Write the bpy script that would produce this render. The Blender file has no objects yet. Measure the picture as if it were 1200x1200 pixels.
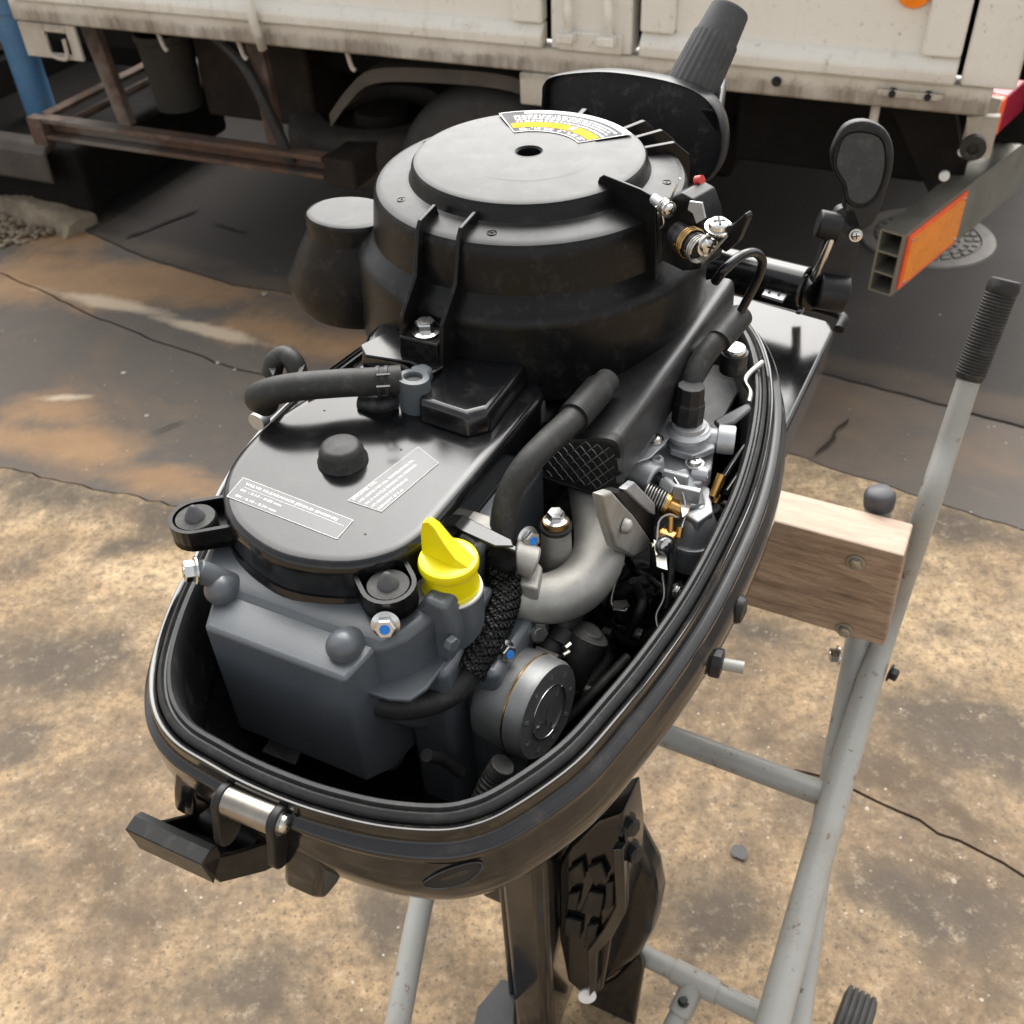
import bpy, bmesh, math, random
from mathutils import Vector, Matrix
random.seed(7)
V = Vector
sc = bpy.context.scene
C = sc.collection
R = math.radians

# ------------------------------------------------------------------ camera
CAMH, PITCH, ROLL, FPX = 1.5, R(41), R(-3), 1203.0
cam_d = bpy.data.cameras.new('camera'); cam = bpy.data.objects.new('camera', cam_d); C.objects.link(cam)
cam_d.sensor_width = 36; cam_d.lens = 36*FPX/1200; cam_d.clip_start = .02; cam_d.clip_end = 400
_c, _s = math.cos(PITCH), math.sin(PITCH)
FW = V((0, _c, -_s))
RT = V((math.cos(ROLL), math.sin(ROLL)*_s, math.sin(ROLL)*_c))
UP = V((-math.sin(ROLL), math.cos(ROLL)*_s, math.cos(ROLL)*_c))
cam.matrix_world = Matrix(((RT.x, UP.x, -FW.x, 0), (RT.y, UP.y, -FW.y, 0), (RT.z, UP.z, -FW.z, CAMH), (0, 0, 0, 1)))
cam_d.dof.use_dof = True; cam_d.dof.focus_distance = .78; cam_d.dof.aperture_fstop = 13
sc.camera = cam
# ------------------------------------------------------------------ sky and sun (bright overcast)
SUN_EL, SUN_AZ = R(47), R(8)
world = bpy.data.worlds.new('World'); sc.world = world; world.use_nodes = True
nt = world.node_tree; nt.nodes.clear()
sky = nt.nodes.new('ShaderNodeTexSky'); sky.sky_type = 'NISHITA'; sky.sun_disc = False
sky.sun_elevation = SUN_EL; sky.sun_rotation = SUN_AZ; sky.air_density = 1.0; sky.dust_density = 3.0; sky.ozone_density = 1.0
hs = nt.nodes.new('ShaderNodeHueSaturation'); hs.inputs['Saturation'].default_value = .10
bg = nt.nodes.new('ShaderNodeBackground'); bg.inputs['Strength'].default_value = .09
wo = nt.nodes.new('ShaderNodeOutputWorld')
nt.links.new(sky.outputs[0], hs.inputs['Color']); nt.links.new(hs.outputs[0], bg.inputs['Color']); nt.links.new(bg.outputs[0], wo.inputs['Surface'])
sun_d = bpy.data.lights.new('sun', 'SUN'); sun = bpy.data.objects.new('sun', sun_d); C.objects.link(sun)
sun_d.energy = 1.7; sun_d.angle = R(76); sun_d.color = (1, .962, .905)
# direction towards the sun: rotation 0 is +Y, turning clockwise seen from above
sdir = V((math.sin(SUN_AZ)*math.cos(SUN_EL), math.cos(SUN_AZ)*math.cos(SUN_EL), math.sin(SUN_EL)))
sun.rotation_euler = sdir.to_track_quat('Z', 'Y').to_euler(); sun.location = (0, 0, 6)
vs = sc.view_settings; vs.view_transform = 'Standard'; vs.look = 'None'; vs.gamma = 1; vs.use_curve_mapping = False
vs.exposure = 1.7
sc.render.engine = 'CYCLES'

# ------------------------------------------------------------------ measuring helpers: photograph pixel -> place
O = V((0, 0, CAMH))
def ray(x, y): return FW*FPX + RT*(x-600) + UP*(600-y)
def at(x, y, z):
    d = ray(x, y); return O + d*((z-CAMH)/d.z)
def on(x, y, p, n):
    d = ray(x, y); return O + d*((p-O).dot(n)/d.dot(n))
CX, CY = .031, .876                     # flywheel axis
AX = R(62)
A = V((math.cos(AX), math.sin(AX), 0)); B = V((A.y, -A.x, 0)); Z = V((0, 0, 1))
FC = V((CX, CY, 0))
def W(a, b, z): return FC + A*a + B*b + Z*z       # motor frame: a forward, b starboard
def ona(x, y, a): return on(x, y, FC + A*a, A)
def onb(x, y, b): return on(x, y, FC + B*b, B)
TS = V((math.cos(R(25)), -math.sin(R(25)), 0)); TN = V((math.sin(R(25)), math.cos(R(25)), 0))
_q = at(600, 80, .7); TO = V((_q.x, _q.y, 0))
def T(s, n, z): return TO + TS*s + TN*n + Z*z      # truck frame: s along its side to the rear, n away from the camera

# ------------------------------------------------------------------ mesh builder
def catmull(pts, k=6):
    P = [V(p) for p in pts]
    if len(P) < 3 or k < 2: return P
    out = []
    Q = [P[0]*2-P[1]] + P + [P[-1]*2-P[-2]]
    for i in range(1, len(Q)-2):
        p0, p1, p2, p3 = Q[i-1:i+3]
        for j in range(k):
            t = j/k
            out.append(.5*((2*p1)+(p2-p0)*t+(2*p0-5*p1+4*p2-p3)*t*t+(3*p1-p0-3*p2+p3)*t**3))
    out.append(P[-1]); return out
def closed_spline(pts, k=6):
    P = [V(p) for p in pts]; n = len(P); out = []
    for i in range(n):
        p0, p1, p2, p3 = P[i-1], P[i], P[(i+1) % n], P[(i+2) % n]
        for j in range(k):
            t = j/k
            out.append(.5*((2*p1)+(p2-p0)*t+(2*p0-5*p1+4*p2-p3)*t*t+(3*p1-p0-3*p2+p3)*t**3))
    return out
def frame(d):
    d = d.normalized(); u = d.cross(Z)
    if u.length < .05: u = d.cross(V((0, 1, 0)))
    u.normalize(); return u, d.cross(u).normalized()
class MB:
    def __init__(s): s.bm = bmesh.new()
    def loft(s, rings, cap=True, closed=False, mi=0):
        bm = s.bm; vr = [[bm.verts.new(p) for p in r] for r in rings]; n = len(rings[0]); m = len(vr)
        for i in range(m if closed else m-1):
            a, b = vr[i], vr[(i+1) % m]
            for j in range(n):
                f = bm.faces.new((a[j], a[(j+1) % n], b[(j+1) % n], b[j])); f.material_index = mi
        if cap and not closed:
            for r in (vr[0], vr[-1]):
                if n > 2: f = bm.faces.new(r); f.material_index = mi
        return s
    def tube(s, pts, r, n=12, k=6, cap=True, mi=0, closed=False):
        path = (closed_spline if closed else catmull)(pts, k) if k > 1 else [V(p) for p in pts]
        m = len(path); rings = []
        if closed: d = (path[1]-path[-1])
        else: d = path[1]-path[0]
        u, w = frame(d)
        for i, p in enumerate(path):
            if closed: d = path[(i+1) % m]-path[i-1]
            else: d = path[min(i+1, m-1)]-path[max(i-1, 0)]
            d.normalize(); u = (u - d*u.dot(d)).normalized(); w = d.cross(u)
            if callable(r): rr = r(i/(m-1))
            elif isinstance(r, (list, tuple)):
                t = i/(m-1)*(len(r)-1); q = min(int(t), len(r)-2); rr = r[q]+(r[q+1]-r[q])*(t-q)
            else: rr = r
            rings.append([p + (u*math.cos(2*math.pi*j/n) + w*math.sin(2*math.pi*j/n))*rr for j in range(n)])
        return s.loft(rings, cap, closed, mi)
    def cyl(s, p, q, r, n=20, r2=None, mi=0): return s.tube([p, q], [r, r if r2 is None else r2], n, 1, mi=mi)
    def lathe(s, prof, o, d=Z, n=32, mi=0, a0=0):
        d = V(d).normalized()
        if abs(d.dot(Z)) > .999: u, w = V((1, 0, 0)), V((0, 1, 0)) if d.z > 0 else V((0, -1, 0))
        else: u, w = frame(d); 
        rings = [[o + d*h + (u*math.cos(a0+2*math.pi*j/n)+w*math.sin(a0+2*math.pi*j/n))*max(r, 1e-5) for j in range(n)] for r, h in prof]
        return s.loft(rings, True, False, mi)
    def prism(s, poly, vec, mi=0):
        poly = [V(p) for p in poly]; vec = V(vec)
        return s.loft([poly, [p+vec for p in poly]], True, False, mi)
    def box(s, c, hx, hy, hz, mi=0):
        c = V(c); hx, hy, hz = V(hx), V(hy), V(hz)
        return s.loft([[c-hx-hy-hz, c+hx-hy-hz, c+hx+hy-hz, c-hx+hy-hz], [c-hx-hy+hz, c+hx-hy+hz, c+hx+hy+hz, c-hx+hy+hz]], mi=mi)
    def wbox(s, a0, a1, b0, b1, z0, z1, mi=0):
        return s.prism([W(a0, b0, z0), W(a1, b0, z0), W(a1, b1, z0), W(a0, b1, z0)], Z*(z1-z0), mi)
    def tbox(s, s0, s1, n0, n1, z0, z1, mi=0):
        return s.prism([T(s0, n0, z0), T(s1, n0, z0), T(s1, n1, z0), T(s0, n1, z0)], Z*(z1-z0), mi)
    def sheet(s, poly, mi=0):
        f = s.bm.faces.new([s.bm.verts.new(p) for p in poly]); f.material_index = mi; return s
    def ball(s, c, r, n=16, sq=(1, 1, 1), mi=0):
        res = bmesh.ops.create_uvsphere(s.bm, u_segments=n, v_segments=max(6, n//2+2), radius=r)
        for v in res['verts']: v.co = V(c)+V((v.co.x*sq[0], v.co.y*sq[1], v.co.z*sq[2]))
        for f in {f for v in res['verts'] for f in v.link_faces}: f.material_index = mi
        return s
ORG = {}
def org(o): return ORG.get(o.name, V((0, 0, 0))) if o else V((0, 0, 0))
def build(name, mb, mats, parent=None, smooth=35, bevel=0, seg=2, origin=None, label=None):
    bm = mb.bm; bmesh.ops.recalc_face_normals(bm, faces=bm.faces)
    o0 = V(origin) if origin is not None else org(parent)
    bmesh.ops.translate(bm, verts=bm.verts, vec=-o0)
    me = bpy.data.meshes.new(name); bm.to_mesh(me); bm.free()
    for m in (mats if isinstance(mats, (list, tuple)) else [mats]): me.materials.append(m)
    if smooth:
        me.shade_smooth(); me.set_sharp_from_angle(angle=R(smooth))
    o = bpy.data.objects.new(name, me); C.objects.link(o)
    if parent: o.parent = parent
    o.location = o0 - org(parent); ORG[o.name] = o0
    if bevel:
        md = o.modifiers.new('bevel', 'BEVEL'); md.width = bevel; md.segments = seg; md.limit_method = 'ANGLE'; md.angle_limit = R(38); md.harden_normals = False
    if smooth and len(me.polygons) < 60000:
        wn = o.modifiers.new('weighted normals', 'WEIGHTED_NORMAL'); wn.keep_sharp = True; wn.weight = 60
    if label: o['label'] = label
    return o
def thing(name, label, cat, loc, group=None):
    o = bpy.data.objects.new(name, None); C.objects.link(o); o.location = loc; o.empty_display_size = .05
    ORG[o.name] = V(loc); o['label'] = label; o['category'] = cat
    if group: o['group'] = group
    return o
def tag(o, label=None, cat=None, group=None, kind=None):
    if label: o['label'] = label
    if cat: o['category'] = cat
    if group: o['group'] = group
    if kind: o['kind'] = kind
    return o
def inst(name, me, parent, loc, d=Z, spin=0, scale=1, label=None):
    o = bpy.data.objects.new(name, me); C.objects.link(o); o.parent = parent
    q = V((0, 0, 1)).rotation_difference(V(d).normalized()).to_matrix().to_4x4() @ Matrix.Rotation(spin, 4, 'Z')
    o.matrix_local = Matrix.Translation(V(loc)-org(parent)) @ q @ Matrix.Scale(scale, 4)
    ORG[o.name] = V(loc)
    if label: o['label'] = label
    return o

# ------------------------------------------------------------------ materials
def nodes(name):
    m = bpy.data.materials.new(name); m.use_nodes = True; n = m.node_tree
    return m, n, n.nodes['Principled BSDF']
def N(n, t, **kw):
    x = n.nodes.new(t)
    for k, v in kw.items():
        if k in x.inputs: x.inputs[k].default_value = v
        else: setattr(x, k, v)
    return x
def coords(n, scale=(1, 1, 1), rotz=0):
    tc = N(n, 'ShaderNodeTexCoord'); mp = N(n, 'ShaderNodeMapping'); mp.inputs['Scale'].default_value = scale; mp.inputs['Rotation'].default_value = (0, 0, rotz)
    n.links.new(tc.outputs['Object'], mp.inputs['Vector']); return mp.outputs[0]
def noise(n, vec, scale, detail=4, rough=.55, dist=0):
    x = N(n, 'ShaderNodeTexNoise'); x.inputs['Scale'].default_value = scale; x.inputs['Detail'].default_value = detail
    x.inputs['Roughness'].default_value = rough; x.inputs['Distortion'].default_value = dist
    n.links.new(vec, x.inputs['Vector']); return x.outputs['Fac']
def ramp(n, fac, stops, interp='LINEAR'):
    r = N(n, 'ShaderNodeValToRGB'); e = r.color_ramp; e.interpolation = interp
    while len(e.elements) < len(stops): e.elements.new(.5)
    for i, (p, c) in enumerate(stops):
        e.elements[i].position = p; e.elements[i].color = (c, c, c, 1) if isinstance(c, (int, float)) else (*c, 1)
    n.links.new(fac, r.inputs['Fac']); return r.outputs['Color']
def mix(n, fac, a, b, blend='MIX'):
    x = N(n, 'ShaderNodeMix', data_type='RGBA', blend_type=blend)
    for s, v in ((0, fac), (6, a), (7, b)):
        if hasattr(v, 'links') or hasattr(v, 'is_output'): n.links.new(v, x.inputs[s])
        else: x.inputs[s].default_value = v if s == 0 else (*v, 1)
    return x.outputs[2]
def math_(n, op, a, b=0.0, c=None):
    x = N(n, 'ShaderNodeMath', operation=op)
    for i, v in enumerate((a, b) if c is None else (a, b, c)):
        if hasattr(v, 'is_output'): n.links.new(v, x.inputs[i])
        else: x.inputs[i].default_value = v
    return x.outputs[0]
def bump(n, bs, h, strength=.2, dist=.001):
    b = N(n, 'ShaderNodeBump'); b.inputs['Strength'].default_value = strength; b.inputs['Distance'].default_value = dist
    n.links.new(h, b.inputs['Height']); n.links.new(b.outputs[0], bs.inputs['Normal'])
def simple(name, col, rough=.4, metal=0, col2=None, nscale=30, bscale=0, bstr=.15, bdist=.0005, rvar=.12, coat=0, spec=.5, dust=0, dustcol=(.3, .28, .25)):
    m, n, b = nodes(name); v = coords(n)
    f = noise(n, v, nscale, 5, .6)
    c = mix(n, ramp(n, f, [(.35, 0), (.7, 1)]), col, col2 if col2 else tuple(x*1.25 for x in col))
    if dust:
        d = ramp(n, noise(n, v, nscale*2.3, 6, .75), [(.52, 0), (.75, 1)])
        c = mix(n, math_(n, 'MULTIPLY', d, dust), c, dustcol)
    n.links.new(c, b.inputs['Base Color'])
    rr = math_(n, 'MULTIPLY_ADD', noise(n, v, nscale*1.7, 4, .6), rvar*2, rough-rvar)
    n.links.new(rr, b.inputs['Roughness'])
    b.inputs['Metallic'].default_value = metal; b.inputs['Coat Weight'].default_value = coat; b.inputs['Coat Roughness'].default_value = .06
    b.inputs['Specular IOR Level'].default_value = spec
    if bscale: bump(n, b, noise(n, v, bscale, 3, .6), bstr, bdist)
    return m
M = {}
M['plastic'] = simple('black plastic', (.0045, .0047, .005), .32, nscale=26, bscale=2200, bstr=.14, rvar=.09, dust=.08, spec=.24)
M['plastic2'] = simple('satin black plate plastic', (.005, .0053, .006), .15, nscale=18, bscale=1500, bstr=.04, rvar=.06, dust=.07, spec=.48)
M['dusty'] = simple('dusty black duct plastic', (.014, .0145, .0155), .38, nscale=22, bscale=1200, bstr=.15, rvar=.1, dust=.3, dustcol=(.09, .085, .08), spec=.5)
M['matte'] = simple('matte black plastic', (.009, .009, .009), .45, nscale=30, bscale=1800, bstr=.2, dust=.10, spec=.35)
M['gloss'] = simple('gloss black cowl paint', (.006, .006, .0065), .16, nscale=12, rvar=.08, coat=.35, dust=.2, dustcol=(.16, .13, .10), spec=.45)
M['dark'] = simple('dark engine paint', (.012, .0125, .014), .45, nscale=24, bscale=900, bstr=.2, dust=.22, spec=.35)
M['grey'] = simple('dark grey engine paint', (.082, .092, .102), .33, nscale=15, bscale=900, bstr=.28, rvar=.09, dust=.18, dustcol=(.16, .15, .13), col2=(.092, .102, .112))
M['rubber'] = simple('hose rubber', (.020, .020, .019), .55, nscale=40, bscale=1500, bstr=.15, dust=.16, spec=.35)
M['gasket'] = simple('gasket rubber', (.018, .0185, .019), .42, nscale=30, bscale=900, bstr=.25, dust=.4, dustcol=(.10, .09, .08), spec=.35)
M['cast'] = simple('cast aluminium', (.36, .35, .325), .55, .75, nscale=60, bscale=1100, bstr=.7, rvar=.1, col2=(.44, .43, .40), dust=.3, dustcol=(.30, .27, .22))
M['alu'] = simple('machined aluminium grey', (.42, .43, .44), .44, .6, nscale=40, bscale=1400, bstr=.25, rvar=.08)
M['steel'] = simple('zinc plated steel', (.55, .55, .54), .24, 1, nscale=60, rvar=.08)
M['dsteel'] = simple('dull steel', (.38, .37, .34), .32, 1, nscale=60, rvar=.1)
M['roller'] = simple('worn dark steel', (.26, .24, .21), .34, 1, nscale=60, rvar=.12)
M['brass'] = simple('brass', (.62, .36, .12), .3, 1, nscale=60, rvar=.1)
M['gauge'] = simple('anodised dark grey cap', (.22, .225, .225), .45, .65, nscale=40, bscale=1400, bstr=.3, rvar=.1, dust=.3, dustcol=(.16, .14, .12))
M['yellow'] = simple('yellow plastic', (.78, .66, .0), .3, nscale=30, rvar=.05, col2=(.84, .74, .005), bscale=700, bstr=.12, dust=.1, dustcol=(.4, .33, .05))
M['yellow'].node_tree.nodes['Principled BSDF'].inputs['Subsurface Weight'].default_value = .25
M['yellow'].node_tree.nodes['Principled BSDF'].inputs['Subsurface Radius'].default_value = (.01, .008, .002)
M['blue'] = simple('blue paint mark', (.03, .20, .62), .6, .0, spec=.2)
M['red'] = simple('red plastic', (.45, .03, .03), .35)
M['white'] = simple('white print', (.72, .72, .70), .7, spec=.1)
M['sticker_yellow'] = simple('yellow print', (.85, .42, .03), .8, spec=.08)
M['sticker_dark'] = simple('dark print', (.05, .05, .055), .6, spec=.2)
M['label_film'] = simple('clear label film', (.05, .052, .056), .2, rvar=.02)
M['bolt_brown'] = simple('bronze washer', (.35, .22, .09), .3, 1)
M['orange'] = simple('amber lens', (.85, .22, .01), .2)
M['tail'] = simple('red lens', (.30, .015, .035), .35)
M['refl_edge'] = simple('fluorescent orange border', (.95, .13, .04), .4)
M['refl'] = simple('amber retroreflector', (.88, .27, .02), .3, bscale=1500, bstr=.15)
M['tyre'] = simple('tyre rubber', (.028, .027, .026), .75, nscale=20, bscale=300, bstr=.3, dust=.3, dustcol=(.10, .09, .075))
M['bluepaint'] = simple('faded blue paint', (.06, .17, .33), .5, nscale=8, col2=(.09, .21, .36), dust=.4, dustcol=(.22, .2, .17))
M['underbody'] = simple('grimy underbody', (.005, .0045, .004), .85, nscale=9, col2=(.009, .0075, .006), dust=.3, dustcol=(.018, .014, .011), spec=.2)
M['underbrown'] = simple('dusty brown underbody', (.018, .014, .011), .85, nscale=9, col2=(.032, .025, .019), dust=.4, dustcol=(.06, .045, .035), spec=.2)
M['arch'] = simple('dusty grey underbody paint', (.045, .038, .031), .7, nscale=9, col2=(.075, .062, .05), dust=.4, dustcol=(.11, .085, .065))
M['spare'] = simple('dusty spare tyre rubber', (.035, .030, .026), .85, nscale=14, col2=(.06, .05, .04), bscale=300, bstr=.3, dust=.5, dustcol=(.10, .08, .06))
M['rubberpad'] = simple('pad rubber', (.03, .031, .032), .62, bscale=700, bstr=.2, dust=.15)
M['capgrey'] = simple('grey plastic cap', (.06, .06, .065), .5)

def mat_gold():   # rusty steel
    m, n, b = nodes('rusty channel steel'); v = coords(n)
    f = noise(n, v, 14, 8, .7); g = noise(n, v, 3.5, 5, .6)
    c = mix(n, ramp(n, f, [(.35, 0), (.62, 1)]), (.045, .038, .033), (.125, .062, .035))
    c = mix(n, ramp(n, g, [(.5, 0), (.6, .8)]), c, (.16, .14, .12))
    n.links.new(c, b.inputs['Base Color']); b.inputs['Roughness'].default_value = .8; bump(n, b, f, .5, .002); return m
M['rust'] = mat_gold()
def mat_truck():
    m, n, b = nodes('aged cream truck paint'); tc = N(n, 'ShaderNodeTexCoord'); mp = N(n, 'ShaderNodeMapping')
    n.links.new(tc.outputs['Object'], mp.inputs['Vector']); mp.inputs['Rotation'].default_value = (0, 0, R(25)); v = mp.outputs[0]
    st = N(n, 'ShaderNodeMapping'); st.inputs['Scale'].default_value = (5, 5, .8); n.links.new(v, st.inputs['Vector'])
    streak = noise(n, st.outputs[0], 3, 6, .7)
    gr = noise(n, v, 5, 8, .7); fine = noise(n, v, 60, 6, .8)
    c = mix(n, gr, (.74, .72, .65), (.84, .82, .76))
    c = mix(n, ramp(n, streak, [(.56, 0), (.78, .6)]), c, (.36, .29, .19))
    c = mix(n, ramp(n, fine, [(.60, 0), (.70, .8)]), c, (.14, .09, .05))
    sx = N(n, 'ShaderNodeSeparateXYZ'); n.links.new(tc.outputs['Object'], sx.inputs[0])
    low = math_(n, 'MULTIPLY', ramp(n, math_(n, 'MULTIPLY_ADD', gr, .10, sx.outputs['Z']), [(.74, 1), (.84, 0)]), ramp(n, gr, [(.2, .95), (.75, .35)]))
    c = mix(n, low, c, (.30, .25, .185))
    seam = ramp(n, math_(n, 'MULTIPLY_ADD', fine, .05, math_(n, 'MULTIPLY_ADD', gr, .03, sx.outputs['Z'])), [(.715, 0), (.735, .8), (.762, .8), (.775, 0)])
    c = mix(n, math_(n, 'MULTIPLY', seam, ramp(n, streak, [(.4, .2), (.6, .8)])), c, (.10, .07, .045))
    n.links.new(c, b.inputs['Base Color']); b.inputs['Roughness'].default_value = .38
    n.links.new(math_(n, 'MULTIPLY_ADD', gr, .4, .35), b.inputs['Roughness'])
    bump(n, b, fine, .15, .001); return m
M['truck'] = mat_truck()
def mat_tube():
    m, n, b = nodes('grey painted steel tube'); v = coords(n)
    f = noise(n, v, 45, 7, .75); g = noise(n, v, 12, 5, .6)
    c = mix(n, g, (.27, .27, .25), (.36, .36, .335))
    c = mix(n, ramp(n, f, [(.59, 0), (.66, 1)]), c, (.15, .085, .05)); c = mix(n, ramp(n, noise(n, v, 5, 8, .75), [(.5, 0), (.75, .55)]), c, (.20, .17, .13))
    n.links.new(c, b.inputs['Base Color']); b.inputs['Roughness'].default_value = .42; bump(n, b, f, .1, .0006); return m
M['tube'] = mat_tube()
def mat_wood():
    m, n, b = nodes('weathered timber'); tc = N(n, 'ShaderNodeTexCoord'); mp = N(n, 'ShaderNodeMapping')
    mp.inputs['Rotation'].default_value = (0, 0, -(AX-R(90))); n.links.new(tc.outputs['Object'], mp.inputs['Vector'])
    st = N(n, 'ShaderNodeMapping'); st.inputs['Scale'].default_value = (1.6, 9, 16); n.links.new(mp.outputs[0], st.inputs['Vector'])
    g = noise(n, st.outputs[0], 8, 8, .65, .6); w = noise(n, st.outputs[0], 30, 5, .7)
    bl = noise(n, mp.outputs[0], 18, 5, .6)
    c = ramp(n, g, [(.25, (.10, .066, .042)), (.42, (.25, .172, .115)), (.58, (.37, .265, .18)), (.8, (.50, .385, .28))])
    c = mix(n, ramp(n, w, [(.5, 0), (.75, .6)]), c, (.10, .065, .045))
    c = mix(n, ramp(n, bl, [(.5, 0), (.7, .5)]), c, (.30, .24, .19))
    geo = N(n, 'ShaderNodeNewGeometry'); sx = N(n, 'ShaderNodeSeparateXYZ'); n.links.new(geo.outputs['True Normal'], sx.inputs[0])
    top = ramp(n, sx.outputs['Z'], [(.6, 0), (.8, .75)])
    c = mix(n, top, c, mix(n, g, (.38, .27, .20), (.66, .53, .43)))   # upward face paler
    n.links.new(c, b.inputs['Base Color']); b.inputs['Roughness'].default_value = .75; bump(n, b, g, .5, .002); return m
M['wood'] = mat_wood()
def stain(n, v, spots):
    """mask of irregular patches: list of (x, y, rx, ry, rot, strength) on the ground, edges broken by noise"""
    nz = noise(n, v, 3.2, 7, .68, .3); sep = N(n, 'ShaderNodeSeparateXYZ'); n.links.new(v, sep.inputs[0]); tot = None
    for (x, y, rx, ry, rot, s) in spots:
        dx = math_(n, 'SUBTRACT', sep.outputs[0], x); dy = math_(n, 'SUBTRACT', sep.outputs[1], y)
        cr, sr = math.cos(rot), math.sin(rot)
        u = math_(n, 'DIVIDE', math_(n, 'ADD', math_(n, 'MULTIPLY', dx, cr), math_(n, 'MULTIPLY', dy, sr)), rx)
        w = math_(n, 'DIVIDE', math_(n, 'SUBTRACT', math_(n, 'MULTIPLY', dy, cr), math_(n, 'MULTIPLY', dx, sr)), ry)
        d = math_(n, 'SQRT', math_(n, 'ADD', math_(n, 'MULTIPLY', u, u), math_(n, 'MULTIPLY', w, w)))
        d = math_(n, 'MULTIPLY_ADD', math_(n, 'SUBTRACT', nz, .5), 2.6, d)
        k = math_(n, 'MULTIPLY', ramp(n, d, [(.30, 1), (1.15, 0)]), s)
        tot = k if tot is None else math_(n, 'MAXIMUM', tot, k)
    return tot
def mat_concrete():
    m, n, b = nodes('stained sandy concrete'); v = coords(n)
    big = noise(n, v, 1.7, 8, .66, .5); mid = noise(n, v, 9, 8, .72); fine = noise(n, v, 70, 6, .75); gr = noise(n, v, 320, 3, .7)
    c = ramp(n, big, [(.36, (.11, .076, .046)), (.44, (.25, .175, .105)), (.52, (.43, .30, .168)), (.62, (.64, .475, .285))])
    c = mix(n, ramp(n, mid, [(.3, .9), (.58, 0)]), c, (.15, .118, .086))
    c = mix(n, ramp(n, mid, [(.58, 0), (.8, .6)]), c, (.55, .43, .29))
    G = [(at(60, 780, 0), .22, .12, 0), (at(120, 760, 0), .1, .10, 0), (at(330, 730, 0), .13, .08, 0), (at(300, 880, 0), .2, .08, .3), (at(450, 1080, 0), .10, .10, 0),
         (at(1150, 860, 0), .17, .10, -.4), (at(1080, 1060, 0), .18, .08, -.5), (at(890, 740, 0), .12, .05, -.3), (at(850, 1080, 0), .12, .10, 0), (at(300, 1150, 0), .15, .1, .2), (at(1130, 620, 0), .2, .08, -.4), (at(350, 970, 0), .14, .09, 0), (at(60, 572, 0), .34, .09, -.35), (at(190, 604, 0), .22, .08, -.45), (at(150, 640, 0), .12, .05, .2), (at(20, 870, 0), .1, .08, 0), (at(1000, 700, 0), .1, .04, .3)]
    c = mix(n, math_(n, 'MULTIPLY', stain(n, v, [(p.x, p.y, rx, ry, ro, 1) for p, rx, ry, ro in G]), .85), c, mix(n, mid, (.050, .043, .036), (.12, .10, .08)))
    grit = noise(n, v, 30, 10, .82)
    c = mix(n, ramp(n, grit, [(.34, .8), (.50, 0)]), c, (.10, .075, .052)); c = mix(n, ramp(n, grit, [(.54, 0), (.70, .6)]), c, (.62, .50, .35))
    # aggregate: pale and dark grains
    vo = N(n, 'ShaderNodeTexVoronoi'); vo.inputs['Scale'].default_value = 75; n.links.new(v, vo.inputs['Vector'])
    c = mix(n, math_(n, 'MULTIPLY', ramp(n, vo.outputs['Distance'], [(.10, 1), (.2, 0)]), ramp(n, vo.outputs['Color'], [(.75, 0), (.85, .8)])), c, (.62, .55, .45))
    vo2 = N(n, 'ShaderNodeTexVoronoi'); vo2.inputs['Scale'].default_value = 110; n.links.new(v, vo2.inputs['Vector'])
    c = mix(n, math_(n, 'MULTIPLY', ramp(n, vo2.outputs['Distance'], [(.16, 1), (.32, 0)]), ramp(n, vo2.outputs['Color'], [(.55, 0), (.65, .75)])), c, (.10, .08, .06))
    c = mix(n, ramp(n, fine, [(.38, .6), (.52, 0)]), c, (.13, .095, .062)); c = mix(n, ramp(n, fine, [(.62, 0), (.8, .35)]), c, (.62, .50, .36))
    n.links.new(c, b.inputs['Base Color']); b.inputs['Roughness'].default_value = .85
    bump(n, b, mix(n, .5, fine, grit), .7, .006); return m
def mat_slab2():
    m, n, b = nodes('dark worn concrete with rusty staining'); v = coords(n)
    big = noise(n, v, 1.6, 8, .66, .6); mid = noise(n, v, 8, 8, .72); fine = noise(n, v, 70, 6, .75)
    c = mix(n, mid, (.070, .060, .052), (.14, .12, .10))
    c = mix(n, ramp(n, big, [(.54, 0), (.70, .5)]), c, (.24, .145, .08))
    G = [(at(190, 330, 0), .7, .16, -.35), (at(60, 270, 0), .35, .18, -.3), (at(380, 400, 0), .4, .12, -.4), (at(90, 330, 0), .5, .2, -.2), (at(60, 480, 0), .16, .1, -.1), (at(60, 520, 0), .45, .10, -.3), (at(190, 560, 0), .30, .09, -.4)]
    k = stain(n, v, [(p.x, p.y, rx, ry, ro, 1) for p, rx, ry, ro in G])
    c = mix(n, math_(n, 'MULTIPLY', k, .8), c, mix(n, mid, (.19, .10, .045), (.48, .30, .155)))
    G2 = [(at(130, 355, 0), .30, .035, -.42), (at(240, 385, 0), .28, .03, -.5), (at(80, 465, 0), .08, .02, 0)]
    k2 = stain(n, v, [(p.x, p.y, rx, ry, ro, 1) for p, rx, ry, ro in G2])
    c = mix(n, math_(n, 'MULTIPLY', k2, .8), c, (.56, .46, .34))
    vo = N(n, 'ShaderNodeTexVoronoi'); vo.inputs['Scale'].default_value = 60; n.links.new(v, vo.inputs['Vector'])
    c = mix(n, math_(n, 'MULTIPLY', ramp(n, vo.outputs['Distance'], [(.08, 1), (.18, 0)]), ramp(n, vo.outputs['Color'], [(.82, 0), (.9, .8)])), c, (.5, .45, .38))
    n.links.new(c, b.inputs['Base Color']); n.links.new(math_(n, 'MULTIPLY_ADD', mid, .3, .6), b.inputs['Roughness'])
    bump(n, b, fine, .4, .003); return m
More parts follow.
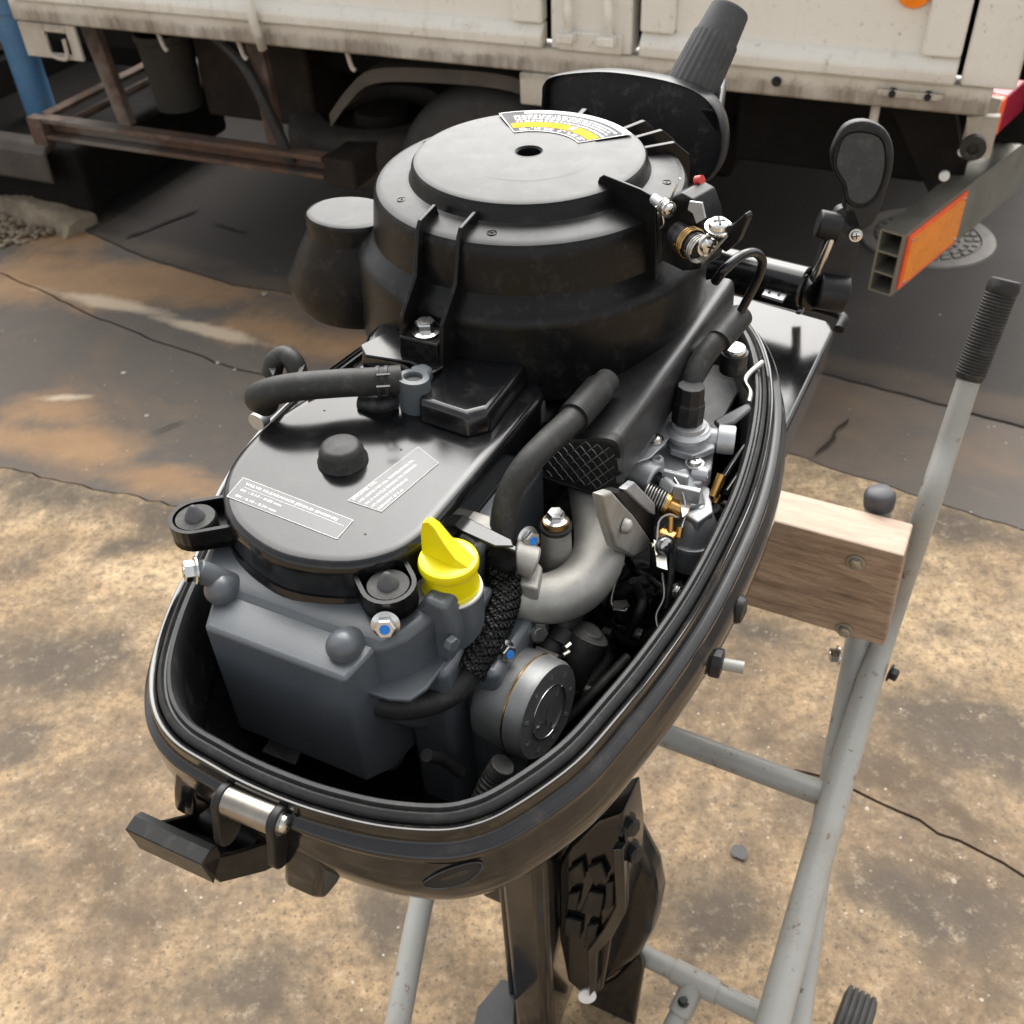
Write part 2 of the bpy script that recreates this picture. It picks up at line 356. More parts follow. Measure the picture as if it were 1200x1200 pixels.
def mat_asphalt():
    m, n, b = nodes('dusty asphalt'); v = coords(n)
    big = noise(n, v, 1.2, 7, .6, .4); fine = noise(n, v, 160, 4, .8)
    c = mix(n, big, (.030, .026, .023), (.070, .060, .052))
    c = mix(n, ramp(n, fine, [(.55, 0), (.75, .5)]), c, (.14, .125, .11))
    G = [(at(x, y, 0), .42, .07, -.48) for x, y in [(60, 245), (190, 296), (330, 338), (470, 362), (700, 396), (1000, 432), (1150, 470)]]
    c = mix(n, math_(n, 'MULTIPLY', stain(n, v, [(p.x, p.y, rx, ry, ro, 1) for p, rx, ry, ro in G]), .45), c, (.16, .115, .078))
    n.links.new(c, b.inputs['Base Color']); b.inputs['Roughness'].default_value = .82; bump(n, b, fine, .5, .004); return m
M['concrete'] = mat_concrete(); M['slab2'] = mat_slab2(); M['asphalt'] = mat_asphalt()
M['gap'] = simple('joint dirt and outlet shade', (.022, .018, .014), .95, bscale=200, bstr=.5)
M['kerb'] = simple('crumbling kerb concrete', (.17, .135, .095), .9, nscale=12, col2=(.33, .27, .19), bscale=90, bstr=.8, bdist=.008)
M['iron'] = simple('worn cast iron', (.15, .14, .13), .5, .3, nscale=14, col2=(.24, .22, .20), bscale=120, bstr=.3, dust=.5, dustcol=(.2, .17, .14))
M['stone'] = simple('pebble', (.30, .26, .20), .85, nscale=3, col2=(.50, .45, .38))
M['metal_rail'] = simple('weathered aluminium profile', (.25, .24, .20), .45, .6, nscale=10, dust=.4, dustcol=(.16, .14, .11))
M['bucket'] = simple('dirty bucket', (.03, .027, .021), .75, nscale=12, dust=.4, dustcol=(.06, .05, .04))
M['lime'] = simple('yellow green ball', (.20, .20, .06), .6)

# shared bolt meshes (local, axis +Z, unit: metres for radius 5.5 mm hex)
def mesh_only(name, mb, mats, smooth=35):
    o = build(name, mb, mats, None, smooth, origin=(0, 0, 0)); me = o.data; bpy.data.objects.remove(o); return me
def hexring(r, h, n=6, a=0): return [V((r*math.cos(a+2*math.pi*i/n), r*math.sin(a+2*math.pi*i/n), h)) for i in range(n)]
def bolt_mesh(mi_top=1, mat='steel'):
    mb = MB()
    mb.lathe([(.0078, 0), (.0082, .0003), (.0082, .0012), (.0062, .0019), (.006, .002)], V((0, 0, 0)), Z, 24)
    mb.loft([hexring(.0058, .0018), hexring(.0061, .0024), hexring(.0061, .0066), hexring(.0054, .0075)])
    mb.lathe([(.0031, .0072), (.0030, .0078), (.0001, .0078)], V((0, 0, 0)), Z, 20, mi=mi_top)
    return mesh_only('hex_bolt', mb, [M[mat], M['blue'] if mi_top == 1 else M[mat]], 30)
ME_BOLT = bolt_mesh(0); ME_BOLT_BLUE = bolt_mesh(1); ME_BOLT_DARK = bolt_mesh(0, 'dark')
def screw_mesh():
    mb = MB(); mb.lathe([(.0042, 0), (.0046, .0006), (.0042, .002), (.0026, .0029), (.0008, .003)], V((0, 0, 0)), Z, 20)
    mb.box((0, 0, .0029), (.0026, 0, 0), (0, .0005, 0), (0, 0, .0004), mi=1); mb.box((0, 0, .00295), (.0005, 0, 0), (0, .0026, 0), (0, 0, .0004), mi=1)
    mb.lathe([(.006, -.0012), (.006, 0), (.003, .0001)], V((0, 0, 0)), Z, 20)
    return mesh_only('screw', mb, [M['steel'], M['dark']], 30)
ME_SCREW = screw_mesh()
def text_mesh(body, size, mat, xs=1):
    cu = bpy.data.curves.new('print', 'FONT'); cu.body = body; cu.size = size; cu.align_x = 'LEFT'; cu.resolution_u = 2; cu.extrude = .00006; cu.offset = size*.012
    o = bpy.data.objects.new('print', cu); C.objects.link(o)
    me = bpy.data.meshes.new_from_object(o.evaluated_get(bpy.context.evaluated_depsgraph_get())); bpy.data.objects.remove(o)
    me.materials.clear(); me.materials.append(mat)
    for v in me.vertices: v.co.x *= xs
    return me
def place_text(name, body, size, mat, parent, p, xdir, ydir, xs=1):
    me = text_mesh(body, size, mat, xs); o = bpy.data.objects.new(name, me); C.objects.link(o); o.parent = parent
    x = V(xdir).normalized(); zn = x.cross(V(ydir)).normalized(); y = zn.cross(x)
    o.matrix_local = Matrix.Translation(V(p)-org(parent)) @ Matrix(((x.x, y.x, zn.x, 0), (x.y, y.y, zn.y, 0), (x.z, y.z, zn.z, 0), (0, 0, 0, 1)))
    ORG[o.name] = V(p); return o

# ================================================================== GROUND
def jag(pts, step=.04, amp=.006, seed=1):
    rnd = random.Random(seed); out = []
    for p, q in zip(pts, pts[1:]):
        p, q = V(p), V(q); L = (q-p).length; k = max(1, int(L/step)) if L < 8 else 1; nrm = V((-(q-p).y, (q-p).x, 0)).normalized()
        for i in range(k):
            out.append(p.lerp(q, i/k) + nrm*rnd.uniform(-amp, amp)*(0 if k == 1 else 1))
    out.append(V(pts[-1])); return out
g0 = lambda x, y: at(x, y, 0)
L1m = [g0(0, 222), g0(107, 273), g0(167, 300), g0(273, 333), g0(940, 430), g0(1200, 500)]
d1 = (L1m[-1]-L1m[0]).normalized()
L1 = jag([L1m[0]-d1*50] + L1m + [L1m[-1]+d1*50], amp=.003, seed=3)
L2m = [g0(0, 318), g0(127, 377), g0(187, 400), g0(280, 433), g0(925, 531), g0(1200, 621)]
L2 = jag([L2m[0]-d1*50] + L2m + [L2m[-1]+d1*50], amp=.005, seed=4)
L3m = [g0(-60, 520), g0(0, 548), g0(240, 600), g0(560, 760), g0(780, 850), g0(880, 890), g0(960, 913), g0(1010, 930), g0(1100, 975), g0(1200, 1028)]
L3 = jag([L3m[0]-d1*50] + L3m + [L3m[-1]+d1*50], step=.03, amp=.006, seed=5)
def slab(name, front, back, gap, mat, z=0.0, seed=0, bot=-.04):
    """slab between two boundary lines (front nearer the camera), pulled back by half the joint"""
    up = V((-d1.y, d1.x, 0));
    if up.y < 0: up = -up
    poly = [p + up*gap for p in front] + [p - up*gap for p in reversed(back)]
    mb = MB(); mb.loft([[V((p.x, p.y, bot)) for p in poly], [V((p.x, p.y, z)) for p in poly]])
    bmesh.ops.triangulate(mb.bm, faces=[f for f in mb.bm.faces if len(f.verts) > 4])
    return tag(build(name, mb, mat, smooth=0), kind='structure')
mb = MB(); mb.sheet([(-150, -150, -.04), (150, -150, -.04), (150, 150, -.04), (-150, 150, -.04)]); tag(build('ground', mb, M['gap'], smooth=0), kind='structure')
far = [L1[0] + V((0, 90, 0)), L1[-1] + V((0, 90, 0))]
slab('asphalt_road', L1, far, .003, M['asphalt'])
slab('gutter_strip', L2, L1, .004, M['slab2'], z=-.003)

def part_of(line, lo, hi):
    out = []
    for p, q in zip(line, line[1:]):
        for x in (lo, hi):
            if (p.x-x)*(q.x-x) < 0: out.append(p.lerp(q, (x-p.x)/(q.x-p.x)))
        if lo <= q.x <= hi: out.append(q)
    if lo <= line[0].x <= hi: out.insert(0, line[0])
    return out

slab('worn_concrete_slab', part_of(L3, -99, -.046), part_of(L2, -99, -.046), .004, M['slab2'], z=-.002)
slab('tan_concrete_slab', part_of(L3, -.040, 99), part_of(L2, -.040, 99), .004, M['concrete'])  # tan sandy concrete, same material as the yard
near = [V((-50, -40, 0)), V((50, -40, 0))]
slab('concrete_yard', near, L3, .0025, M['concrete'], z=.001)
# short cracks in the yard and the gutter, as shallow jagged dirt-filled strips
def crack(pts, w=.006, seed=0):
    l = jag(pts, step=.02, amp=.005, seed=seed); rnd = random.Random(seed); a = []; b = []
    for i, p in enumerate(l):
        d = (l[min(i+1, len(l)-1)]-l[max(i-1, 0)]).normalized(); nn = V((-d.y, d.x, 0)); ww = w*rnd.uniform(.4, 1)*(0.25 if i in (0, len(l)-1) else 1)
        a.append(p+nn*ww); b.append(p-nn*ww)
    mb = MB()
    for i in range(len(l)-1): mb.sheet([a[i]+Z*.005, a[i+1]+Z*.005, b[i+1]+Z*.005, b[i]+Z*.005])
    return tag(build('ground_crack', mb, M['gap'], smooth=0), kind='structure')
crack([g0(992, 492), g0(975, 515), g0(955, 535)], .006, 2)
crack([g0(178, 508), g0(200, 500), g0(218, 493)], .004, 4); crack([g0(275, 470), g0(290, 464)], .004, 5)
crack([g0(148, 280), g0(190, 264), g0(232, 248)], .010, 6); crack([g0(250, 262), g0(290, 275)], .008, 7)
# dark spot of oil on the yard
def blob(p, r, mat, seed, z=.006):
    rnd = random.Random(seed); mb = MB(); mb.sheet([V((p.x+math.cos(t)*r*rnd.uniform(.75, 1.1), p.y+math.sin(t)*r*rnd.uniform(.75, 1.1), z)) for t in [i*math.pi/9 for i in range(18)]])
    return tag(build('oil_spot', mb, mat, smooth=0), kind='structure')
M['oil'] = simple('oily tar', (.022, .022, .024), .5)
blob(g0(866, 1000), .014, M['oil'], 3)
# broken kerb at the left edge
rnd = random.Random(11)
kb = MB(); kp = [g0(-60, 215), g0(0, 236), g0(60, 256), g0(98, 270)]
ring = []
path = jag(kp, step=.06, amp=.0, seed=1)
for i, p in enumerate(path):
    d = (path[min(i+1, len(path)-1)]-path[max(i-1, 0)]).normalized(); nn = V((-d.y, d.x, 0)); h = .075*rnd.uniform(.8, 1.05) if i < len(path)-1 else .035; w = .07*rnd.uniform(.85, 1.1)
    ring.append([p+nn*w+Z*-.01, p+nn*w*.85+Z*h, p+nn*w*.2+Z*h*1.05, p-nn*w*.75+Z*h*.9, p-nn*w*1.1+Z*-.01])
kb.loft(ring); bmesh.ops.subdivide_edges(kb.bm, edges=kb.bm.edges, cuts=2, use_grid_fill=True)
for v in kb.bm.verts: v.co += V((rnd.uniform(-1, 1), rnd.uniform(-1, 1), rnd.uniform(-1, 1)))*.005
tag(build('broken_kerb', kb, M['kerb'], smooth=60, origin=g0(40, 250)), 'crumbling concrete kerb stub at the left edge of the yard beside the dark road', 'kerb')
# rubble, gravel grit and litter specks: nobody could count them
rb = MB()
def peb(p, r, sq=.7):
    res = bmesh.ops.create_icosphere(rb.bm, subdivisions=1, radius=r)
    for v in res['verts']: v.co = p + V((v.co.x*rnd.uniform(.7, 1.2), v.co.y*rnd.uniform(.7, 1.2), v.co.z*sq))
for i in range(420):
    x, y = rnd.uniform(-30, 95), rnd.uniform(238, 300)
    if y < 240+.38*x: continue
    if y > 292-.25*x: continue
    p = g0(x, y); peb(p+Z*rnd.uniform(0, .012), rnd.uniform(.004, .02))
tag(build('kerb_rubble', rb, M['kerb'], smooth=0), kind='stuff')
rb = MB()
for i in range(380):
    x, y = rnd.uniform(-20, 1220), rnd.uniform(300, 1210); p = g0(x, y)
    peb(p, rnd.choice([.0009, .0012, .0016, .0024])*rnd.uniform(.8, 1.3), .5)
for x, y, r in [(1118, 1033, .006), (1010, 1068, .005), (90, 712, .006), (66, 722, .004), (262, 700, .004), (145, 437, .009), (172, 487, .007), (1175, 226, .012), (1132, 226, .008), (310, 344, .012), (255, 425, .008), (275, 433, .006), (1150, 1172, .005), (1140, 1155, .004), (1016, 948, .006)]:
    peb(g0(x, y), r, .35)
tag(build('ground_grit', rb, M['stone'], smooth=0), kind='stuff')
# manhole cover in the asphalt
mc = g0(1086, 279); t = thing('manhole_cover', 'round worn cast iron manhole cover set in the asphalt behind the orange reflector', 'manhole cover', mc)
mb = MB(); mb.lathe([(.160, -.002), (.160, .006), (.200, .007), (.203, -.002)], mc, Z, 48); mb.bm.faces.ensure_lookup_table()
build('frame_ring', mb, M['iron'], t, 30)
mb = MB(); mb.lathe([(.001, .003), (.156, .003), (.156, -.002)], mc, Z, 48); build('plate', mb, M['iron'], t, 30)
blk = MB(); blk.prism([V((-.013, -.008, 0)), V((.013, -.008, 0)), V((.010, .009, 0)), V((-.010, .009, 0))], Z*.005); blk = mesh_only('tread_block', blk, M['iron'], 0)
for k, (rr, nn) in enumerate([(.03, 6), (.06, 11), (.09, 16), (.12, 21), (.143, 25)]):
    for j in range(nn):
        a = 2*math.pi*j/nn + k; inst('tread_block', blk, t, mc+V((rr*math.cos(a), rr*math.sin(a), .003)), Z, a+math.pi/2)

# ================================================================== WHITE TRUCK
tr = thing('flatbed_truck', 'old cream white dropside truck parked behind the motor with grimy rusty underside', 'truck', T(0, .8, 0))
def tb(name, mat, *boxes, bevel=.006, parent=tr, label=None):
    mb = MB()
    for b in boxes: mb.tbox(*b)
    return build(name, mb, mat, parent, bevel=bevel, label=label)
S0, S1 = -1.54, 1.05
sill = tb('sill_beam', M['truck'], (S0, S1, 0.0, .07, .695, .752))
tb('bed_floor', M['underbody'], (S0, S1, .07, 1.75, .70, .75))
for s, n in [(.62, 'bolt'), (.86, 'bolt'), (.93, 'bolt')]: inst('bolt', ME_BOLT_DARK, sill, T(s, -.002, .728), -TN, scale=1.3)
mb = MB(); mb.tbox(.83, .96, -.010, -.001, .722, .735); build('hinge_strap', mb, M['truck'], sill)
# dropside gates: frame with a protruding, sloped lower rim around a recessed panel
def gate(s0, s1, parent=tr):
    z0, z1 = .757, 1.16
    g = MB()
    prof = [(-.024, z0), (-.026, z0+.028), (-.004, z0+.050), (.020, z0+.052), (.020, z0)]
    g.loft([[T(s0, n, z) for n, z in prof], [T(s1, n, z) for n, z in prof]])
    g.tbox(s0, s0+.075, -.020, .020, z0+.0521, z1); g.tbox(s1-.075, s1, -.020, .020, z0+.0521, z1)
    g.tbox(s0+.0755, s1-.0755, -.020, .020, z1-.06, z1)
    fr = build('dropside_gate', g, M['truck'], parent, bevel=.006)
    p = MB(); p.tbox(s0+.0757, s1-.0757, .004, .016, z0+.05, z1-.0605); build('gate_panel', p, M['truck'], fr)
    return fr
g1 = gate(S0+.02, .085); g2 = gate(.315, .975)
pil = tb('gate_pillar', M['truck'], (.105, .295, -.012, .045, .757, 1.16), (.125, .275, -.02, -.0125, .757, .80))
for s in (.150, .245):
    mb = MB(); mb.tube([T(s, -.035, 1.16), T(s, -.035, .90), T(s+.006, -.04, .84), T(s, -.022, .80)], .010, 10); build('latch_rod', mb, M['truck'], pil)
    mb = MB(); mb.tbox(s-.02, s+.02, -.05, -.02, .78, .80); build('latch_bracket', mb, M['truck'], pil, bevel=.003)
tb('corner_post', M['truck'], (.985, 1.09, -.015, .09, .757, 1.16), (1.095, 1.125, -.03, .09, .80, 1.16), (1.13, 1.15, -.02, .09, .78, 1.16))
# side reflector
mb = MB(); c = T(.865, -.002, .925); mb.lathe([(.034, 0), (.034, .006), (.030, .012), (.0001, .015)], c, -TN, 28); build('side_reflector', mb, M['orange'], tr, label='round amber side reflector')
# left bracket plate with a rectangular opening, and the strap hanging on the sill
bp = MB()
for q in [(-1.53, -1.44, .60, .694), (-1.36, -1.325, .60, .694), (-1.4395, -1.3605, .60, .615), (-1.4395, -1.3605, .672, .694)]: bp.tbox(q[0], q[1], .0, .012, q[2], q[3])
build('end_bracket', bp, M['truck'], tr, bevel=.003)
mb = MB(); mb.tube([T(-1.43, -.008, .665), T(-1.43, -.010, .62), T(-1.40, -.010, .607), T(-1.37, -.010, .612), T(-1.365, -.008, .66)], .006, 8); build('bracket_lip', mb, M['truck'], tr)
mb = MB(); pts = [on(288, -25, T(0, -.03, 0), TN), on(292, 0, T(0, -.04, 0), TN), on(297, 25, T(0, -.04, 0), TN), on(308, 58, T(0, -.03, 0), TN)]
mb.tube(pts, .012, 10); build('tie_strap', mb, M['truck'], tr)
for s in (-1.33+.27, -.80, -.47): 
    mb = MB(); mb.tube([T(s, .03, .70), T(s+.01, .03, .655), T(s+.02, .03, .645)], .006, 8); build('rope_hook', mb, M['truck'], tr)
for s in (.47, .83):
    mb = MB(); mb.tube([T(s, .03, .70), T(s, .03, .63)], .010, 8); build('rope_hook', mb, M['truck'], tr)
# lower rusty side guard: U channel with returns and hangers
def sg(x, y): return on(x, y, T(0, .04, 0), TN)
zt = .405
mb = MB(); mb.tbox(-1.62, -.60, .03, .075, .385, .400); mb.tbox(-1.62, -.60, .03, .075, .335, .348); mb.tbox(-1.62, -.60, .066, .0755, .3485, .3845)
guard = build('side_guard', mb, M['rust'], tr, bevel=.003)
mb = MB(); mb.tbox(-1.64, -1.60, .076, .62, .385, .400); mb.tbox(-1.64, -1.60, .076, .62, .335, .348); mb.tbox(-1.655, -1.60, .025, .062, .315, .4005); build('guard_return', mb, M['rust'], guard, bevel=.003)
mb = MB(); mb.tbox(-.597, -.50, .03, .20, .318, .40); build('guard_end', mb, M['underbrown'], guard, bevel=.008)
for s0_, s1_ in [(-1.37, -1.30), (-.80, -.77)]:
    mb = MB(); w = .028
    mb.loft([[T(s0_-w, .09, .70), T(s0_+w, .09, .70), T(s0_+w, .12, .70), T(s0_-w, .12, .70)], [T(s1_-w*.8, .06, .40), T(s1_+w*.8, .06, .40), T(s1_+w*.8, .09, .40), T(s1_-w*.8, .09, .40)]])
    build('guard_hanger', mb, M['rust'], tr, bevel=.004)
mb = MB(); mb.tube([T(-.95, .10, .69), T(-.82, .06, .62), T(-.76, .05, .50), T(-.72, .06, .36)], .016, 10); build('brake_hose', mb, M['rubber'], tr)
# spare tyre lying flat behind the guard
def tyre(mb, c, ax, r, w, n=40):
    prof = [(r*.60, -w*.36), (r*.64, -w*.5), (r*.86, -w*.52), (r*.965, -w*.40), (r, -w*.2), (r, w*.2), (r*.965, w*.40), (r*.86, w*.52), (r*.64, w*.5), (r*.60, w*.36), (r*.58, 0)]
    u = [(a, b) for a, b in prof]
    d = V(ax).normalized(); uu, ww = frame(d)
    rings = [[c+d*h+(uu*math.cos(2*math.pi*j/n)+ww*math.sin(2*math.pi*j/n))*q for j in range(n)] for q, h in u]
    return mb.loft(rings, False, True)
sp = T(-.62, .42, .33); mb = MB(); tyre(mb, sp, Z, .29, .15); spare = build('spare_tyre', mb, M['spare'], tr, 50)
mb = MB(); mb.lathe([(.175, -.02), (.16, .03), (.09, .04), (.08, .07), (.001, .07)], sp, Z, 32); build('rim', mb, M['underbrown'], spare)
# boxes and tank under the bed
tb('tool_box', M['underbrown'], (-1.18, -.78, .30, .60, .36, .66), bevel=.012)
bk = T(-1.28, .30, .38); mb = MB(); mb.lathe([(.07, 0), (.085, .20), (.09, .205), (.09, .225), (.082, .225), (.07, .03), (.001, .02)], bk, Z, 24); buck = build('bucket', mb, M['bucket'], None, origin=bk); tag(buck, 'dirty grey bucket hanging under the left end of the truck bed', 'bucket')
bl = T(-1.26, .26, .655); mb = MB(); mb.ball(bl, .036, 18, (1, 1, .9)); mb.cyl(bl+Z*.028, bl+Z*.045, .006, 8); tag(build('float_ball', mb, M['lime'], origin=bl), 'small yellow green ball hanging above the bucket under the truck', 'ball')
tb('gate_gap_light_block', M['underbody'], (S0, 1.14, .05, .058, .757, 1.14))  # added backing, stops light coming through the gate gaps
tb('chassis_rail', M['underbody'], (-2.2, 1.3, .40, .48, .50, .66)); tb('gate_gap_light_block', M['underbody'], (S0, 1.14, .05, .058, .757, 1.14))  # the light-stopping backing again
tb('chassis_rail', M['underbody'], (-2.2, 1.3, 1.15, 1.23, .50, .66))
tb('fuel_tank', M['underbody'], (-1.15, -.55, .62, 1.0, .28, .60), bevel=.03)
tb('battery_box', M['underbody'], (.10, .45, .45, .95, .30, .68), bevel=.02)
tb('far_side_light_block', M['underbody'], (-3.9, 1.25, 1.66, 1.70, .03, .70))  # added panel, keeps far side light out from under the bed
tb('cab_light_block', M['truck'], (-3.9, -2.25, .05, 1.70, .38, 1.75), bevel=.05)  # unseen cab mass, added to block light from the left
tb('cab_light_block_base', M['underbody'], (-3.85, -2.22, .10, 1.66, .10, .378))  # lower part of the added light-blocking mass
# wheels
for s, n, nm in [(-.13, .12, 'wheel'), (-.13, .34, 'wheel'), (-.13, 1.45, 'wheel')]:
    c = T(s, n+.08, .30); mb = MB(); tyre(mb, c, TN, .30, .17, 48); wh = build('wheel', mb, M['tyre'], tr, 50)
    mb = MB(); mb.lathe([(.19, -.07), (.175, -.03), (.12, -.02), (.10, -.05), (.05, -.06), (.045, -.08), (.001, -.08)], c, TN, 32); build('rim', mb, M['underbrown'], wh)
# wheel arch
arc = [on(388, 138, T(0, .06, 0), TN), on(410, 108, T(0, .06, 0), TN), on(440, 86, T(0, .06, 0), TN), on(520, 86, T(0, .06, 0), TN), on(600, 95, T(0, .06, 0), TN), on(640, 118, T(0, .06, 0), TN), on(668, 160, T(0, .06, 0), TN)]
mb = MB(); pa = catmull(arc, 4)
mb.loft([[p-Z*.0, p+TN*.42, p+TN*.42+Z*.012, p+Z*.012-TN*.006, p-TN*.008-Z*.022, p-Z*.022] for p in pa]); build('mudguard', mb, M['arch'], tr, 50)
mb = MB(); mb.loft([[T(.17, .10, .62), T(.17, .50, .62), T(.18, .50, .62), T(.18, .10, .62)], [T(.20, .08, .20), T(.20, .50, .20), T(.21, .50, .20), T(.21, .08, .20)]]); build('mudflap', mb, M['underbody'], tr)
tb('mudguard_stay', M['truck'], (.02, .12, -.005, .055, .62, .694), bevel=.004)
# rear: suspension bits, post, lamp cluster and the rear bar
tb('rear_cross_member', M['underbody'], (.48, 1.04, .30, .50, .42, .60), bevel=.01)
mb = MB(); mb.prism([on(x, y, T(0, .12, 0), TN) for x, y in [(1040, 118), (1118, 124), (1128, 190), (1088, 226)]], TN*.05); build('bumper_arm', mb, M['underbody'], tr)
mb = MB(); mb.prism([on(x, y, T(0, .05, 0), TN) for x, y in [(1133, 137), (1172, 137), (1160, 185), (1142, 186), (1132, 170)]], TN*.02); build('lamp_bracket', mb, M['truck'], tr)
c = on(1141, 170, T(0, .0, 0), TN); mb = MB(); mb.lathe([(.024, 0), (.026, .02), (.012, .022), (.011, .014), (.001, .014)], c, -TN, 20); build('rubber_stop', mb, M['rubber'], tr)
c = on(1128, 178, T(0, .02, 0), TN); mb = MB(); mb.ball(c, .010, 12); build('light_bulb', mb, M['white'], tr)
mb = MB(); c = on(1107, 205, T(0, .12, 0), TN); mb.lathe([(.011, 0), (.011, .01), (.001, .012)], c, -TN, 16); build('tail_reflector', mb, M['white'], tr)
# tail lamp cluster seen obliquely, running away from the camera
q0 = at(1168, 142, .62); q1 = at(1225, 90, .62); dd = (q1-q0); dd.z = 0; dd.normalize(); pn = V((dd.y, -dd.x, 0))
h = .085
mb = MB(); mb.prism([q0-Z*h*.5, q0+dd*.04-Z*h*.5, q0+dd*.04+Z*h*.5, q0+Z*h*.5], -pn*.05); lamp = build('indicator_lamp', mb, M['refl_edge'], tr, bevel=.004)
mb = MB(); mb.prism([q0+dd*.041-Z*h*.5, q0+dd*.5-Z*h*.5, q0+dd*.5+Z*h*.5, q0+dd*.041+Z*h*.5], -pn*.05); build('tail_lamp', mb, M['tail'], tr, bevel=.004)
mb = MB(); mb.prism([q0-dd*.012-Z*h*.75, q0-dd*.002-Z*h*.75, q0-dd*.002+Z*h*.6, q0-dd*.012+Z*h*.6], -pn*.06); build('lamp_frame', mb, M['truck'], tr)
# hollow aluminium rear bar with three chambers
b0 = at(1060, 276, .45); b1 = at(1181, 182, .45); bd = (b1-b0); bd.z = 0; bd.normalize(); bn = V((bd.y, -bd.x, 0)); bl_ = 1.1; bw = .056; bh = .150
mb = MB()
def bar(o0, w, z0, z1):
    p = b0 - bn*o0; mb.prism([p+Z*z0, p-bn*w+Z*z0, p-bn*w+Z*z1, p+Z*z1], bd*bl_)
bar(0, .004, -bh, 0); bar(bw-.004, .004, -bh, 0)
for z in (-.004, -bh*.36, -bh*.69, -bh): bar(.0041, bw-.0082, z, z+.004)
rbar = build('rear_bar', mb, M['metal_rail'], tr)
mb = MB(); p0 = b0 + bn*.001 + bd*.022 - Z*.010
mb.prism([p0-Z*(.130), p0+bd*.300-Z*.130, p0+bd*.300, p0], bn*.004); rp = build('reflector_plate', mb, M['refl_edge'], rbar, label='orange bordered amber reflector plate')
mb = MB(); p2 = p0+bn*.0045+bd*.010-Z*.009; mb.prism([p2-Z*.112, p2+bd*.280-Z*.112, p2+bd*.280, p2], bn*.0015); build('reflector_field', mb, M['refl'], rp)
for e, z in [(.016, .014), (.016, .118), (.284, .014), (.284, .118)]: inst('rivet', ME_SCREW, rp, p0+bn*.006+bd*e-Z*z, bn, scale=.8)
mb = MB(); pm = b0+bd*.62-bn*.03; mb.prism([pm+V((0, 0, -.02)), pm+bd*.06-Z*.02, pm+bd*.06+Z*.27, pm+Z*.27], -bn*.04); build('bar_mount', mb, M['underbody'], rbar)
# ------------------------------------------------------------------ things at the left edge
bpz = at(50, 134, .262); p_top = on(5, -60, bpz, TN)
pt = thing('blue_post', 'faded blue round post standing by the front end of the truck bed', 'post', V((bpz.x, bpz.y, .0)))
base = V((bpz.x, bpz.y, 0)); mb = MB(); mb.cyl(base+Z*.2625, base+Z*.60, .052, 24); build('tube', mb, M['bluepaint'], pt)
mb = MB(); mb.cyl(base+Z*.601, base+Z*1.3, .060, 24); build('upper_sleeve', mb, M['bluepaint'], pt)

tp = at(30, 225, .0); t0 = thing('grey_trough', 'low grey rounded steel fender at the left edge beside the blue post', 'fender', tp)
mb = MB()
pr_ = [(0, .18), (-.05, .175), (-.07, .15), (-.075, .06), (-.06, .05), (-.055, .145), (0, .16)]
for_ = [T(-2.6, .12, 0), T(-1.66, .12, 0)]
mb.loft([[p+TN*a+Z*(b+.12) for a, b in pr_] for p in for_]); build('rim_panel', mb, M['arch'], t0, bevel=.006)
mb = MB(); mb.tbox(-2.6, -1.60, .12, .9, .05, .26); build('body', mb, M['underbody'], t0, bevel=.02)

# ================================================================== OUTBOARD MOTOR
mo = thing('outboard_motor', 'black outboard boat motor with its top cowling removed, clamped to the timber of the stand', 'outboard motor', W(-.1, .05, 0))
def mb_(name, mat, f, parent=mo, **kw):
    mb = MB(); f(mb); return build(name, mb, mat, parent, **kw)
# ---- lower cowl
RZ = .95
rim_px = [(222, 640), (196, 690), (176, 740), (164, 790), (168, 836), (192, 873), (238, 903), (300, 938), (360, 968), (430, 993), (500, 1003), (560, 996), (620, 970), (700, 912), (755, 850), (805, 785), (850, 715), (885, 645), (911, 580), (926, 515), (929, 455), (918, 405), (895, 368)]
rim = [at(x, y, RZ) for x, y in rim_px] + [W(.21, .135, RZ), W(.245, .05, RZ), W(.215, -.04, RZ), W(.14, -.115, RZ), W(.04, -.155, RZ), W(-.08, -.178, RZ), W(-.2, -.185, RZ), W(-.3, -.165, RZ)]
loop = closed_spline(rim, 5); NL = len(loop)
cen = W(-.15, .05, RZ)
nrm = []
for i in range(NL):
    d = loop[(i+2) % NL]-loop[i-2]; d.normalize(); q = V((-d.y, d.x, 0))
    if q.dot(cen-loop[i]) < 0: q = -q
    nrm.append(q)
def wgt(p):
    t = ((p-FC).dot(B)-.02)/.16; t = min(max(t, 0), 1); return t*t*(3-2*t)
def off(o, z, e=0.0): return [V((p.x+q.x*(o+e*wgt(p)), p.y+q.y*(o+e*wgt(p)), z)) for p, q in zip(loop, nrm)]
def scl(k, z, ca=-.15, cb=.05):
    c = W(ca, cb, z); return [V((c.x+(p.x-c.x)*k, c.y+(p.y-c.y)*k, z)) for p in loop]
pan = MB()
def scl2(rear, rest, z):
    """shrink towards the leg; the stern keeps less overhang than the bow"""
    return scl(rest, z, -.17, .06)
E_ = .012
pan.loft([scl(.50, .77), scl(.66, .785), scl(.74, .82), off(.028, .88, E_), off(.0255, .925, E_), off(.024, .938, E_), off(.0118, .939, E_), off(.0112, .945, E_), off(.0095, .9475, E_), off(.0062, .9480, E_), off(.0050, .9465, E_), off(.0046, .9385, E_),
          off(.0030, .9365, .011), off(-.0002, .9355, .0095), off(-.0012, .9335, .0085), off(-.0013, .9305, .008), off(.0004, .9285, .0078), off(.0010, .926, .007), off(.0002, .920, .004), off(-.0005, .912, .0015), off(.0002, .9040), off(.0035, .8930),
          off(.012, .876), scl(.925, .855), scl(.875, .825), scl(.83, .795), scl(.74, .768), scl(.60, .752), scl(.34, .744)], cap=True)
